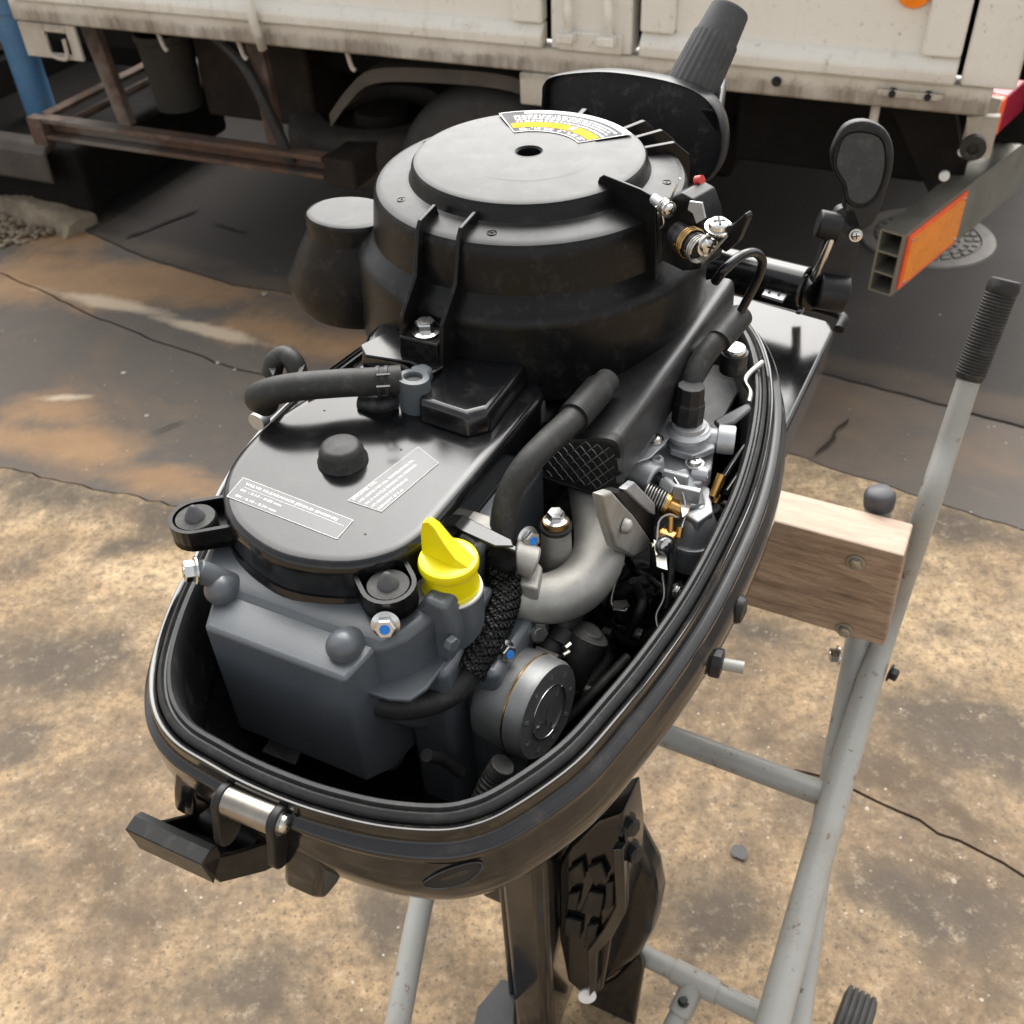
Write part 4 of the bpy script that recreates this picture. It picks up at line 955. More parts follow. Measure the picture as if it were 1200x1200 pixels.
# ---- air duct along the starboard side
# mouth with wire mesh, facing the stern
mo_px = [(629, 552), (630, 530), (640, 518), (662, 515), (700, 512), (718, 514), (726, 522), (728, 540), (727, 566), (722, 579), (712, 583), (690, 578), (640, 562)]
MA = -.200
mo_l = [ona(x, y, MA) for x, y in mo_px]; mc_ = sum(mo_l, V())/len(mo_l)
def duct(m):
    lo = closed_spline(mo_l, 3)
    def sc(k, o): return [mc_+(p-mc_)*k+A*o+B*(o*.03) for p in lo]
    m.loft([sc(.97, .0015), sc(.985, .006), sc(.985, .17), sc(.97, .262), sc(.90, .278)])
dct = mb_('air_duct', M['dusty'], duct, smooth=35)
mb_('duct_tail', M['plastic2'], lambda m: m.wbox(.02, .16, .055, .1, .97, 1.013), dct, bevel=.004)
def mouth(m):
    lo = closed_spline(mo_l, 3)
    m.loft([[mc_+(p-mc_)*.86+A*.008 for p in lo], [mc_+(p-mc_)*.87 for p in lo], [mc_+(p-mc_)*.90-A*.002 for p in lo], [mc_+(p-mc_)*.99-A*.001 for p in lo], [mc_+(p-mc_)*1.0+A*.003 for p in lo], [mc_+(p-mc_)*.99+A*.008 for p in lo]], cap=False, closed=True)
mth = mb_('duct_mouth', M['matte'], mouth, smooth=45)
mb_('mouth_back', M['dark'], lambda m: m.prism([mc_+(p-mc_)*.9+A*.0012 for p in mo_l], A*.0005), mth)
def mesh_w(m):
    # hexagonal wire mesh inside the opening
    U2, V2 = B, Z; pts2 = [((p-mc_).dot(U2)*.88, (p-mc_).dot(V2)*.88) for p in mo_l]
    def inside(x, y):
        c = False; n = len(pts2)
        for i in range(n):
            x1, y1 = pts2[i]; x2, y2 = pts2[i-1]
            if (y1 > y) != (y2 > y) and x < (x2-x1)*(y-y1)/(y2-y1)+x1: c = not c
        return c
    s = .0078
    for i in range(-12, 13):
        for j in range(-9, 10):
            cx = (i+.5*(j % 2))*s*1.25; cy = j*s*.72
            for dx, dy in [(s*.62, s*.36*2), (-s*.62, s*.36*2)]:
                a = (cx, cy); b_ = (cx+dx, cy+dy)
                if inside(*a) and inside(*b_):
                    pa, pb = [mc_+U2*q[0]+V2*q[1]+A*.0005 for q in (a, b_)]; md = (pa+pb)/2-A*.0006*(1 if dx > 0 else -1)
                    m.tube([pa, md, pb], .00040, 5, 1)
tag(mb_('wire_mesh', M['dsteel'], mesh_w, mth, smooth=50), kind='stuff')
mb_('duct_clip', M['plastic'], lambda m: (m.prism([onb(x, y, .171) for x, y in [(720, 538), (728, 536), (730, 548), (722, 552)]], B*.002), m.prism([onb(x, y, .171) for x, y in [(719, 558), (729, 554), (730, 562), (720, 566)]], B*.002)), dct)
# ---- breather hose with sleeve, bracket and braided section
h2 = [at(697, 462, 1.034), at(672, 490, 1.036), at(640, 520, 1.034), at(615, 548, 1.027), at(597, 580, 1.010), at(590, 612, .992), at(588, 640, .977)]
hose2 = mb_('breather_hose', M['rubber'], lambda m: m.tube(h2, .0102, 20, 8), smooth=60)
mb_('hose_sleeve', M['matte'], lambda m: m.tube([at(702, 456, 1.034), at(690, 470, 1.035), at(672, 490, 1.036)], .0128, 22, 6), hose2, smooth=50)
mb_('hose_stub', M['rubber'], lambda m: m.cyl(at(712, 446, 1.033), at(690, 468, 1.034), .0106, 20), hose2)
h3 = [at(587, 638, .978), at(590, 665, .965), at(590, 700, .952), at(580, 732, .942), at(563, 762, .934), at(549, 788, .926)]
path3 = catmull(h3, 10)
mb_('braid_core', M['dark'], lambda m: m.tube(path3, .0112, 20, 1), hose2, smooth=60)
def braid(m):
    n = len(path3); fr = []; d = path3[1]-path3[0]; u, w = frame(d)
    for i, p in enumerate(path3):
        d = path3[min(i+1, n-1)]-path3[max(i-1, 0)]; d.normalize(); u = (u-d*u.dot(d)).normalized(); fr.append((p, u, d.cross(u)))
    L = sum((path3[i+1]-path3[i]).length for i in range(n-1)); K = 190
    for sgn in (1, -1):
        for s0 in range(14):
            pts = []
            for k in range(K+1):
                t = k/K*(n-1); i = min(int(t), n-2); f = t-i; p = fr[i][0].lerp(fr[i+1][0], f); u = fr[i][1].lerp(fr[i+1][1], f); w = fr[i][2].lerp(fr[i+1][2], f)
                ang = 2*math.pi*s0/14 + sgn*k/K*L/.036*2*math.pi*.75
                rr = .0121 + .0007*sgn*math.cos(7*k/K*L/.036*2*math.pi*.75*2 + s0*math.pi)
                pts.append(p+(u*math.cos(ang)+w*math.sin(ang))*rr)
            m.tube(pts, .0012, 4, 1)
tag(mb_('braided_sleeve', M['plastic'], braid, hose2, smooth=60), kind='stuff')
h4 = [at(557, 776, .926), at(546, 794, .921), at(528, 812, .916), at(500, 824, .915), at(465, 828, .918), at(432, 820, .922)]
mb_('lower_hose', M['rubber'], lambda m: m.tube(h4, .0098, 20, 8), hose2, smooth=60)
mb_('hose_bracket', M['plastic2'], lambda m: (m.prism([at(x, y, 1.0) for x, y in [(515, 604), (530, 596), (560, 612), (600, 632), (602, 640), (580, 640), (540, 622)]], -Z*.003), m.prism([at(x, y, .999) for x, y in [(575, 628), (606, 640), (604, 646), (573, 634)]], -Z*.028)), bevel=.001)
mb_('hose_saddle', M['cast'], lambda m: m.prism([at(x, y, .992) for x, y in [(530, 604), (544, 594), (576, 604), (578, 622), (560, 628)]], -Z*.02), bevel=.002)
# ---- yellow oil filler cap
yc = at(529, 688, .985)
neck = mb_('filler_neck', M['grey'], lambda m: m.lathe([(.021, -.06), (.022, -.03), (.0225, -.008), (.0228, -.001), (.0205, .0)], yc, Z, 36), smooth=40)
mb_('filler_body', M['grey'], lambda m: m.loft([[yc+q-Z*.02 for q in (A*.03-B*.03, -A*.018-B*.03, -A*.022-B*.0, B*.018-A*.01, B*.018+A*.03)], [yc+q-Z*.09 for q in (A*.03-B*.03, -A*.03-B*.03, -A*.03-B*.0, B*.010-A*.01, B*.012+A*.03)]]), neck, bevel=.004, seg=3)
cap = mb_('oil_filler_cap', M['yellow'], lambda m: m.lathe([(.0196, .0005), (.0205, .001), (.0208, .004), (.0196, .006), (.0192, .019), (.0198, .020), (.0212, .0225), (.0214, .026), (.0206, .0285), (.018, .0298), (.0001, .0300)], yc, Z, 48), label='bright yellow oil filler cap', smooth=35)
cdir = (at(557, 655, 1.01)-at(505, 640, 1.01)); cdir.z = 0; cdir.normalize(); cq = V((-cdir.y, cdir.x, 0))
def grip(m):
    pr = [(-.019, .0295, .0018), (-.0185, .048, .0022), (-.0155, .058, .0026), (-.011, .0605, .003), (-.006, .057, .0038), (.001, .046, .0050), (.009, .0365, .0062), (.0175, .0305, .0050)]
    m.loft([[yc+cdir*x+cq*w+Z*.027 for x, z, w in [(pr[0])]]*0 or [yc+cdir*x-cq*w*1.5+Z*.028, yc+cdir*x-cq*w+Z*z, yc+cdir*x+cq*w+Z*z, yc+cdir*x+cq*w*1.5+Z*.028] for x, z, w in pr])
mb_('cap_grip', M['yellow'], grip, cap, smooth=50, bevel=.0018, seg=3)
mb_('seal_ring', M['white'], lambda m: m.lathe([(.0205, -.0005), (.0222, -.0005), (.0222, .0008), (.0205, .0008)], yc, Z, 40), neck)
# ---- cast exhaust or intake elbow, bosses, flanges
el = [at(590, 690, .945), at(618, 700, .936), at(650, 700, .930), at(680, 685, .930), at(700, 655, .934), at(702, 622, .940), at(696, 592, .946), at(690, 566, .950)]
elb = mb_('cast_elbow', M['cast'], lambda m: m.tube(el, [.0165, .0185, .0202, .0212, .0212, .0205, .0195, .018], 32, 8), smooth=60)
mb_('elbow_flange', M['cast'], lambda m: (m.cyl(at(600, 650, .975), at(628, 660, .968), .0125, 20), m.prism([at(x, y, .962) for x, y in [(604, 642), (614, 640), (636, 664), (630, 690), (608, 684)]], -Z*.014)), elb, bevel=.002)
inst('hex_bolt', ME_BOLT_BLUE, mo, at(617, 630, .982), (B*.85-A*.4+Z*.25), scale=1.15, label='hex bolt with a blue paint mark on the cast elbow flange')
pb = at(652, 655, .935)
post = mb_('bolt_post', M['cast'], lambda m: m.lathe([(.013, -.02), (.0128, .0), (.0118, .030), (.0112, .032)], pb, Z, 26), elb, smooth=40)
mb_('rubber_washer', M['rubber'], lambda m: m.lathe([(.0118, .0325), (.0126, .0335), (.0126, .0365), (.0112, .0375)], pb, Z, 28), post)
mb_('bronze_washer', M['bolt_brown'], lambda m: m.lathe([(.0105, .0378), (.0108, .0382), (.0100, .0412), (.0001, .0412)], pb, Z, 28), post)
inst('hex_bolt', ME_BOLT, post, pb+Z*.0412, Z, scale=1.12)
def flg(m):
    m.prism([onb(x, y, .188) for x, y in [(706, 580), (718, 576), (745, 606), (763, 632), (760, 646), (742, 654), (722, 642), (712, 610)]], -B*.009)
cf = mb_('carb_flange', M['cast'], flg, smooth=40, bevel=.0025, seg=3)
mb_('flange_boss', M['cast'], lambda m: m.lathe([(.0062, 0), (.0058, .004), (.003, .0062), (.0001, .0065)], onb(731, 616, .189), B, 20), cf, smooth=60)
mb_('dark_gasket', M['matte'], lambda m: m.prism([onb(x, y, .187) for x, y in [(722, 578), (732, 575), (766, 606), (768, 642), (757, 624)]], -B*.012), bevel=.001)
mb_('carb_spacer', M['alu'], lambda m: m.prism([onb(x, y, .190) for x, y in [(733, 574), (744, 565), (768, 590), (768, 604), (762, 601)]], -B*.006), bevel=.001)
# round diaphragm pump / breather with a dial like face
gd = (B*.95 - A*.14 + Z*.10).normalized(); gc = ona(632, 829, -.345)
gc = onb(643, 834, .176)
def gau(m): m.lathe([(.0300, -.046), (.0385, -.044), (.0392, -.040), (.0395, -.018), (.0402, -.0165), (.0402, -.0135), (.0395, -.012), (.0392, -.004), (.0372, .0), (.0001, .0)], gc, gd, 64)
gg = mb_('pump_housing', M['gauge'], gau, smooth=30)
mb_('band_line', M['bolt_brown'], lambda m: m.lathe([(.0402, -.0160), (.0406, -.0156), (.0406, -.0145), (.0402, -.0141)], gc, gd, 64), gg)
gu, gw = frame(gd)
def gp(r, a, h=.0): return gc+(gu*math.cos(R(a))+gw*math.sin(R(a)))*r+gd*h
def arcs_(m):
    m.tube([gp(.0215, a, .0004) for a in range(0, 361, 10)], .0004, 5, 1)
    for a in range(100, 290, 6): pass
    m.tube([gp(.0215, a, .0006) for a in range(95, 210, 8)], .0009, 5, 1)
    m.tube([gp(.010, 60, .0004), gp(.004, 20, .0004), gp(.010, -110, .0004)], .0005, 5, 2)
    m.tube([gp(.0205, -140, .0004), gp(.013, -150, .0004)], .0006, 5, 1); m.tube([gp(.0195, 80, .0004), gp(.012, 90, .0004)], .0006, 5, 1)
    m.tube([gp(.016, 10, .0004), gp(.010, 16, .0004), gp(.012, 0, .0004)], .0006, 5, 1)
mb_('dial_lines', M['steel'], arcs_, gg)
for k in range(9):
    a = k*40+12; ch = '596895698'[k]; c_ = gp(.030, a, .0003); r_ = (c_-gc).normalized(); tg = gd.cross(r_)
    place_text('raised_numeral', ch, .0070, M['alu'], gg, c_-tg*.002-r_*.0025, tg, r_)
def pads(m):
    for a in (95, 150):
        for s_ in (0,): m.lathe([(.0078, -.0012), (.0078, .0006), (.0070, .0010), (.0001, .0010)], gp(.0392, a, -.029), (gp(1, a)-gc), 24)
mb_('round_pad', M['gauge'], pads, gg, smooth=30)
mb_('pump_lug', M['dsteel'], lambda m: m.box(gp(.040, 218, -.018), gd*.010, (gp(1, 218)-gc)*.002, gd.cross(gp(1, 218)-gc)*.003), gg)
inst('hex_bolt', ME_BOLT_BLUE, mo, at(590, 763, .930), (B*.85-A*.35+Z*.3), scale=1.1, label='hex bolt with a blue paint mark above the round pump housing')
inst('hex_bolt', ME_BOLT, mo, at(627, 738, .915), (B*.6-A*.5+Z*.4), scale=1.3)
mb_('clamped_hose', M['rubber'], lambda m: m.tube([at(668, 715, .91), at(655, 740, .90), at(640, 770, .89), at(630, 800, .87)], .012, 18), smooth=60)
mb_('hose_clamp', M['dark'], lambda m: m.tube([at(660, 742, .90), at(652, 757, .896)], .0135, 20, 1), smooth=40)
mb_('clamp_ears', M['dsteel'], lambda m: (m.cyl(at(662, 760, .908), at(668, 755, .908), .0028, 8), m.cyl(at(660, 768, .906), at(667, 764, .906), .0022, 8)))
mb_('rubber_bulb', M['rubber'], lambda m: m.tube([at(672, 800, .86), at(680, 770, .885), at(690, 745, .90), at(694, 738, .905)], [.010, .014, .0165, .008], 20), smooth=60)
mb_('pump_hose', M['rubber'], lambda m: m.tube([at(590, 895, .875), at(578, 912, .86), at(565, 940, .84)], lambda t: .0085+.0010*math.sin(t*60), 16, 14), smooth=60)
mb_('lower_rib_tube', M['grey'], lambda m: m.cyl(W(-.36, .125, .72), W(-.36, .125, .92), .016, 24), smooth=40)
# ---- carburettor
cz = .952
def cb(x, y, z=cz): return at(x, y, z)
carb = mb_('carburettor_body', M['alu'], lambda m: (m.cyl(cb(808, 520, .950), cb(808, 500, .968), .0175, 30), m.prism([cb(x, y, .945) for x, y in [(748, 530), (762, 500), (790, 512), (838, 516), (834, 548), (822, 566), (776, 568), (766, 556)]], -Z*.018)), smooth=40, bevel=.0018)
mb_('carb_top_cap', M['alu'], lambda m: m.lathe([(.0175, 0), (.0195, .002), (.0195, .006), (.0150, .009), (.0145, .013)], cb(806, 510, .960), Z, 36), carb, smooth=35)
mb_('side_barrel', M['alu'], lambda m: m.lathe([(.009, -.03), (.009, 0), (.0128, .001), (.0128, .014), (.0118, .0155), (.0001, .0158)], cb(840, 514, .955), (B*.9+A*.2), 28), carb, smooth=35)
mb_('carb_lug', M['alu'], lambda m: (m.prism([cb(x, y, .956) for x, y in [(786, 505), (800, 512), (838, 514), (838, 524), (812, 534), (786, 526), (781, 514)]], -Z*.007)), carb, bevel=.001)
mb_('carb_float_bowl', M['alu'], lambda m: m.loft([[cb(812, 620, .905)+(A*math.cos(t)*.022+B*math.sin(t)*.021)*k+Z*z for t in [i*math.pi/12 for i in range(24)]] for k, z in [(.7, -.040), (.86, -.037), (.92, -.010), (1.06, -.009), (1.06, -.004), (.98, -.002), (.95, .010), (.7, .020)]]), carb, smooth=40)
mb_('carb_throat', M['alu'], lambda m: (m.cyl(cb(742, 548, .95), cb(768, 562, .948), .0125, 26), m.cyl(cb(792, 556, .94), cb(806, 600, .92), .017, 24), m.prism([cb(x, y, .93) for x, y in [(800, 552), (832, 572), (836, 600), (818, 612), (796, 600)]], -Z*.02)), carb, smooth=40, bevel=.0015)
mb_('throat_bore', M['dark'], lambda m: m.cyl(cb(768, 562, .948), cb(769.5, 562.8, .948), .0078, 22), carb)
mb_('choke_linkage_plate', M['alu'], lambda m: (m.prism([cb(x, y, .966) for x, y in [(722, 540), (788, 478), (797, 494), (779, 520), (762, 536), (744, 542)]], -Z*.0015)), carb, bevel=.0005)
for x, y, zz3, d_, s_ in [(768, 514, .968, Z, 1.25), (814, 542, .955, Z, 1.35), (780, 640, .935, (B*.7-A*.5+Z*.4), 1.5)]:
    inst('pan_screw', ME_SCREW, carb, at(x, y, zz3), d_, scale=s_)
sp0, sp1 = cb(754, 578, .940), cb(780, 590, .936); sdd = (sp1-sp0).normalized()
su, sw = frame(sdd)
mb_('throttle_spring', M['dsteel'], lambda m: m.tube([sp0+sdd*((sp1-sp0).length*t/(16*8))+(su*math.cos(2*math.pi*t/16)+sw*math.sin(2*math.pi*t/16))*.0105 for t in range(16*8+1)], .00085, 6, 1), carb, smooth=60)
mb_('spring_core', M['dark'], lambda m: m.cyl(sp0, sp1, .0085, 20), carb)
mb_('brass_shaft', M['brass'], lambda m: m.lathe([(.0105, 0), (.0105, .004), (.0068, .0045), (.0068, .020)], sp1, sdd, 24), carb, smooth=35)
mb_('brass_barrel', M['brass'], lambda m: m.lathe([(.0078, 0), (.0082, .001), (.0082, .012), (.0076, .013), (.0001, .013)], cb(774, 628, .925), (B*.95-A*.1), 24), carb, smooth=35)
mb_('brass_stud', M['brass'], lambda m: m.cyl(cb(785, 628, .93), cb(786, 606, .94), .0026, 12), carb)
mb_('throttle_arm', M['dsteel'], lambda m: (m.tube([cb(770, 640, .925), cb(772, 612, .936), cb(784, 603, .94), cb(796, 606, .938), cb(802, 590, .943), cb(812, 574, .945)], .0014, 6, 3), m.prism([cb(x, y, .93) for x, y in [(766, 632), (780, 640), (782, 668), (770, 664)]], -Z*.002), m.prism([cb(x, y, .944) for x, y in [(797, 590), (806, 578), (812, 582), (806, 600), (800, 606)]], -Z*.002)), carb)
mb_('fuel_fitting', M['brass'], lambda m: (m.cyl(cb(836, 582, .93), cb(846, 556, .945), .0042, 14), m.cyl(cb(838, 590, .92), cb(843, 580, .925), .0036, 12)), carb)
mb_('bowl_drain', M['alu'], lambda m: (m.lathe([(.006, -.015), (.0062, 0), (.004, .001), (.0001, .001)], cb(826, 622, .90), (B*.9-A*.3), 16), m.lathe([(.008, -.02), (.0075, 0), (.005, .0005), (.0001, -.003)], cb(812, 652, .885), (B*.8-A*.5), 18)), carb, smooth=40)
mb_('control_rod', M['dark'], lambda m: m.tube([cb(786, 645, .93), cb(786, 680, .91), cb(780, 712, .89)], .0026, 10), smooth=60)
mb_('bent_wire', M['dsteel'], lambda m: m.tube([cb(776, 672, .91), cb(778, 700, .90), cb(769, 722, .89), cb(774, 745, .88)], .0013, 8), smooth=60)
mb_('steel_bracket', M['dsteel'], lambda m: (m.tube([cb(732, 660, .90), cb(722, 680, .885), cb(716, 705, .875), cb(722, 715, .873), cb(735, 714, .875)], .002, 8), m.prism([cb(x, y, .876) for x, y in [(719, 704), (734, 702), (738, 710), (733, 716), (718, 714)]], -Z*.002)), bevel=.0004)
mb_('mount_bracket', M['dsteel'], lambda m: m.prism([onb(x, y, .20) for x, y in [(764, 636), (776, 640), (782, 676), (782, 684), (764, 668)]], -B*.002), carb, bevel=.0005)
inst('hex_bolt', ME_BOLT, mo, cb(793, 694, .88), (B*.7-A*.4+Z*.5), scale=1.0)
mb_('dark_mechanism', M['dark'], lambda m: (m.cyl(cb(740, 690, .85), cb(752, 700, .86), .028, 28), m.wbox(-.18, -.05, .16, .20, .80, .862), m.wbox(-.04, .12, .15, .19, .80, .90)), bevel=.002)
mb_('dark_lever', M['dark'], lambda m: (m.tube([cb(700, 705, .86), cb(730, 690, .88), cb(760, 680, .89)], .006, 10), m.tube([cb(800, 720, .86), cb(790, 700, .87), cb(770, 690, .88)], .005, 10)), smooth=60)
mb_('inner_shelf', M['dark'], lambda m: m.prism([at(x, y, .88) for x, y in [(846, 585), (880, 590), (868, 640), (842, 622)]], -Z*.01), bevel=.002)
mb_('hose_plug', M['dark'], lambda m: m.cyl(W(-.22, .14, .88), W(-.22, .17, .88), .015, 20))
# control cables on the starboard side
for off_ in (0, 9):
    mb_('control_cable', M['plastic2'], lambda m: m.tube([at(842+off_, 568+off_, .935), at(865+off_, 535+off_, .93), at(890+off_*.6, 500+off_, .925), at(906, 470+off_, .92)], .0028, 10), smooth=60)
# throttle cable with boot, elbow, nut
nut = mb_('cable_nut', M['matte'], lambda m: m.lathe([(.0135, 0), (.0142, .002), (.0142, .018), (.0128, .0195), (.0122, .030), (.0118, .034)], cb(805, 493, .972), (Z*.97+A*.12), 10), smooth=25, bevel=.0005)
el2 = [at(806, 472, .985), at(810, 448, 1.0), at(820, 425, 1.010), at(836, 404, 1.018), at(850, 390, 1.022)]
mb_('cable_elbow', M['rubber'], lambda m: m.tube(el2, .0098, 20, 8), nut, smooth=60)
mb_('cable_sleeve', M['rubber'], lambda m: m.tube([at(842, 400, 1.020), at(858, 382, 1.024), at(868, 370, 1.026)], .0112, 20, 3), nut, smooth=50)
mb_('throttle_cable', M['plastic2'], lambda m: m.tube([at(862, 376, 1.025), at(875, 352, 1.045), at(890, 322, 1.07), at(893, 305, 1.085), at(884, 296, 1.095), at(868, 300, 1.10), at(850, 315, 1.095), at(838, 330, 1.08)], .0040, 12, 8), nut, smooth=60)
bp2 = at(861, 412, .985); mb_('cable_stop', M['dark'], lambda m: m.cyl(bp2-Z*.02, bp2, .0125, 24))
mb_('stop_cap', M['steel'], lambda m: m.lathe([(.0105, 0), (.0105, .003), (.009, .005), (.0001, .005)], bp2, Z, 26), smooth=35)
mb_('shift_arm', M['capgrey'], lambda m: m.prism([at(x, y, .955) for x, y in [(836, 492), (866, 476), (878, 470), (881, 478), (862, 494), (844, 500)]], -Z*.005), bevel=.002)
mb_('bent_rod', M['dsteel'], lambda m: m.tube([at(893, 425, .955), at(878, 438, .955), at(873, 448, .955), at(879, 460, .955), at(877, 472, .955)], .0028, 10, 6), smooth=60)
# ---- hose on the port side with clip and threaded boss
h1 = [at(322, 438, 1.03), at(303, 452, 1.035), at(300, 466, 1.04), at(322, 463, 1.045), at(350, 453, 1.045), at(400, 449, 1.045), at(440, 448, 1.045), at(470, 445, 1.044)]
h1 = [at(312, 472, 1.020), at(303, 466, 1.034), at(318, 459, 1.043), at(350, 453, 1.046), at(400, 449, 1.045), at(440, 447, 1.045), at(470, 444, 1.044)]
hs1 = mb_('coolant_hose', M['rubber'], lambda m: m.tube(h1, .0115, 22, 8), smooth=60)
mb_('spring_clip', M['dark'], lambda m: (m.tube([at(442, 447, 1.045), at(446, 446.8, 1.045)], .0126, 24, 1), m.tube([at(452, 446.6, 1.045), at(456, 446.4, 1.045)], .0126, 24, 1)), hs1, smooth=40)
mb_('clip_bridge', M['dark'], lambda m: (m.prism([at(x, y, 1.0575) for x, y in [(441, 452), (457, 451), (457, 453), (441, 454)]], -Z*.0012), m.prism([at(x, y, 1.0575) for x, y in [(441, 438), (457, 437), (457, 439), (441, 440)]], -Z*.0012), ), hs1)
mb_('under_hose_bracket', M['dark'], lambda m: m.tube([at(425, 470, 1.022), at(445, 475, 1.022), at(462, 470, 1.022)], .009, 16), smooth=60)  # dark bent tube below the coolant hose
bo = at(484, 441, 1.050)
boss = mb_('threaded_boss', M['grey'], lambda m: (m.loft([[bo+(B*math.cos(t)*.0140+A*math.sin(t)*.0115)*k+Z*z for t in [i*math.pi/14 for i in range(28)]] for k, z in [(1.02, -.034), (1.0, -.003), (.96, -.0005), (.60, 0), (.50, -.002), (.48, -.012), (.01, -.012)]])), smooth=35)
mb_('boss_thread', M['dark'], lambda m: [m.lathe([(.0066, -.0035-i*.0022), (.0059, -.0044-i*.0022), (.0066, -.0053-i*.0022)], bo, Z, 20) for i in range(3)], boss)
mb_('boss_web', M['grey'], lambda m: m.prism([at(x, y, 1.047) for x, y in [(480, 428), (498, 424), (508, 430), (500, 444), (484, 440)]], -Z*.02), boss, bevel=.003)
mb_('small_hose', M['rubber'], lambda m: m.tube([at(318, 440, 1.0), at(322, 424, 1.012), at(332, 417, 1.016), at(344, 424, 1.014), at(350, 440, 1.004)], .0092, 18), smooth=60)
mb_('small_hose_clip', M['dark'], lambda m: (m.prism([at(x, y, 1.012) for x, y in [(315, 432), (322, 424), (325, 428), (320, 440)]], -Z*.006), m.prism([at(x, y, 1.014) for x, y in [(349, 436), (355, 424), (357, 428), (353, 438)]], -Z*.006)))
mb_('plug_cap_bit', M['alu'], lambda m: m.cyl(at(300, 495, .99), at(308, 488, .99), .008, 14))
mb_('red_plug', M['red'], lambda m: m.cyl(at(360, 466, 1.02), at(368, 463, 1.02), .004, 12))
mb_('side_duct', M['plastic2'], lambda m: m.prism([at(x, y, 1.012) for x, y in [(345, 475), (370, 462), (440, 460), (470, 478), (360, 492)]], -Z*.03), bevel=.003)
# ---- bow side: tilt tube, front tray, shift lever with pad
tt0, tt1 = at(832, 312, .955), at(945, 340, .955)
tt = mb_('tilt_tube', M['plastic2'], lambda m: m.tube([tt0, tt1], .024, 30, 1), smooth=50, bevel=.003)
mb_('tube_end_nut', M['plastic'], lambda m: m.cyl(tt1+(tt1-tt0).normalized()*.0005, at(955, 346, .955), .017, 20), tt)
mb_('clip_plate', M['alu'], lambda m: m.prism([at(x, y, .958) for x, y in [(893, 345), (902, 331), (928, 337), (917, 352)]], -Z*.003), tt)
mb_('clip_slots', M['dark'], lambda m: (m.prism([at(x, y, .9595) for x, y in [(900, 342), (904, 335), (906, 336), (902, 343)]], -Z*.001), m.prism([at(x, y, .9595) for x, y in [(911, 345), (915, 338), (917, 339), (913, 346)]], -Z*.001)), tt)
tray = mb_('front_tray', M['plastic2'], lambda m: m.loft([[at(x, y, .905) for x, y in [(852, 340), (890, 352), (972, 375), (978, 388), (915, 520), (880, 520)]], [at(x, y, .905)-Z*.07 for x, y in [(858, 345), (890, 355), (966, 382), (970, 392), (912, 516), (880, 516)]]]), bevel=.005, seg=3)
mb_('tray_bracket', M['plastic'], lambda m: m.tube([at(930, 356, .90), at(962, 362, .90), at(987, 372, .90), at(983, 386, .895)], .006, 12), smooth=60)
lv = A*.2
la0 = W(.207, .238, .95)
pN = (A*.80+B*.05-Z*.12).normalized(); pN = (A*.93-B*.30-Z*.20).normalized(); pO = la0
def lvp(x, y, o=0): return on(x, y, pO+pN*o, pN)
def lever(m):
    px = [(955, 350), (950, 335), (972, 262), (982, 245), (1004, 240), (1012, 262), (998, 330), (990, 352), (972, 360)]
    m.prism([lvp(x, y) for x, y in px], pN*.022)
lever_o = mb_('shift_lever', M['matte'], lever, bevel=.004, seg=3)
def pad(m, k=1.0, o=0, t=.016):
    px = [(988, 150), (1002, 142), (1020, 142), (1038, 152), (1047, 172), (1046, 200), (1036, 232), (1024, 262), (1008, 272), (990, 268), (988, 245), (990, 225), (977, 200), (974, 182), (978, 168)]
    lo = closed_spline([lvp(x, y, o) for x, y in px], 3); c = lvp(1012, 190, o)
    m.loft([[c+(p-c)*(k*.95) for p in lo], [c+(p-c)*k+pN*.003 for p in lo], [c+(p-c)*k+pN*(t-.003) for p in lo], [c+(p-c)*(k*.95)+pN*t for p in lo]])
pd = mb_('lever_pad', M['matte'], pad, lever_o, smooth=50, bevel=.0015)
def pad2(m):
    px = [(992, 160), (1010, 156), (1030, 162), (1036, 180), (1034, 205), (1025, 228), (1010, 238), (996, 232), (992, 215), (981, 195), (984, 175)]
    lo = closed_spline([lvp(x, y, -.0015) for x, y in px], 3); c = lvp(1010, 195, -.0015); m.loft([lo, [p+pN*.001 for p in lo]])
mb_('pad_insert', M['rubberpad'], pad2, pd, smooth=50)
def pad3(m):
    px = [(990, 157), (1010, 153), (1032, 160), (1039, 180), (1037, 206), (1027, 231), (1010, 242), (993, 235), (989, 217), (978, 196), (981, 173)]
    m.tube([lvp(x, y, .0005) for x, y in px], .0018, 8, 4, closed=True, cap=False)
mb_('pad_groove', M['plastic'], pad3, pd, smooth=60)
mb_('lever_knuckle', M['matte'], lambda m: m.cyl(lvp(958, 262, .0), lvp(985, 268, .0), .0145, 24), lever_o, bevel=.002)
mb_('lever_knuckle', M['matte'], lambda m: m.cyl(lvp(958, 340, 0), lvp(992, 346, 0), .019, 26), lever_o, bevel=.002)
mb_('knuckle_bore', M['dark'], lambda m: m.cyl(lvp(992, 346, 0), lvp(993, 346.3, 0), .010, 20), lever_o)
inst('rivet', ME_SCREW, lever_o, lvp(1003, 276, -.003), -pN, scale=1.1)
mb_('push_rod', M['steel'], lambda m: m.tube([lvp(979, 270, -.006), lvp(958, 318, -.01), at(936, 364, .915)], [.0030, .0050, .0052], 10, 1), smooth=60)
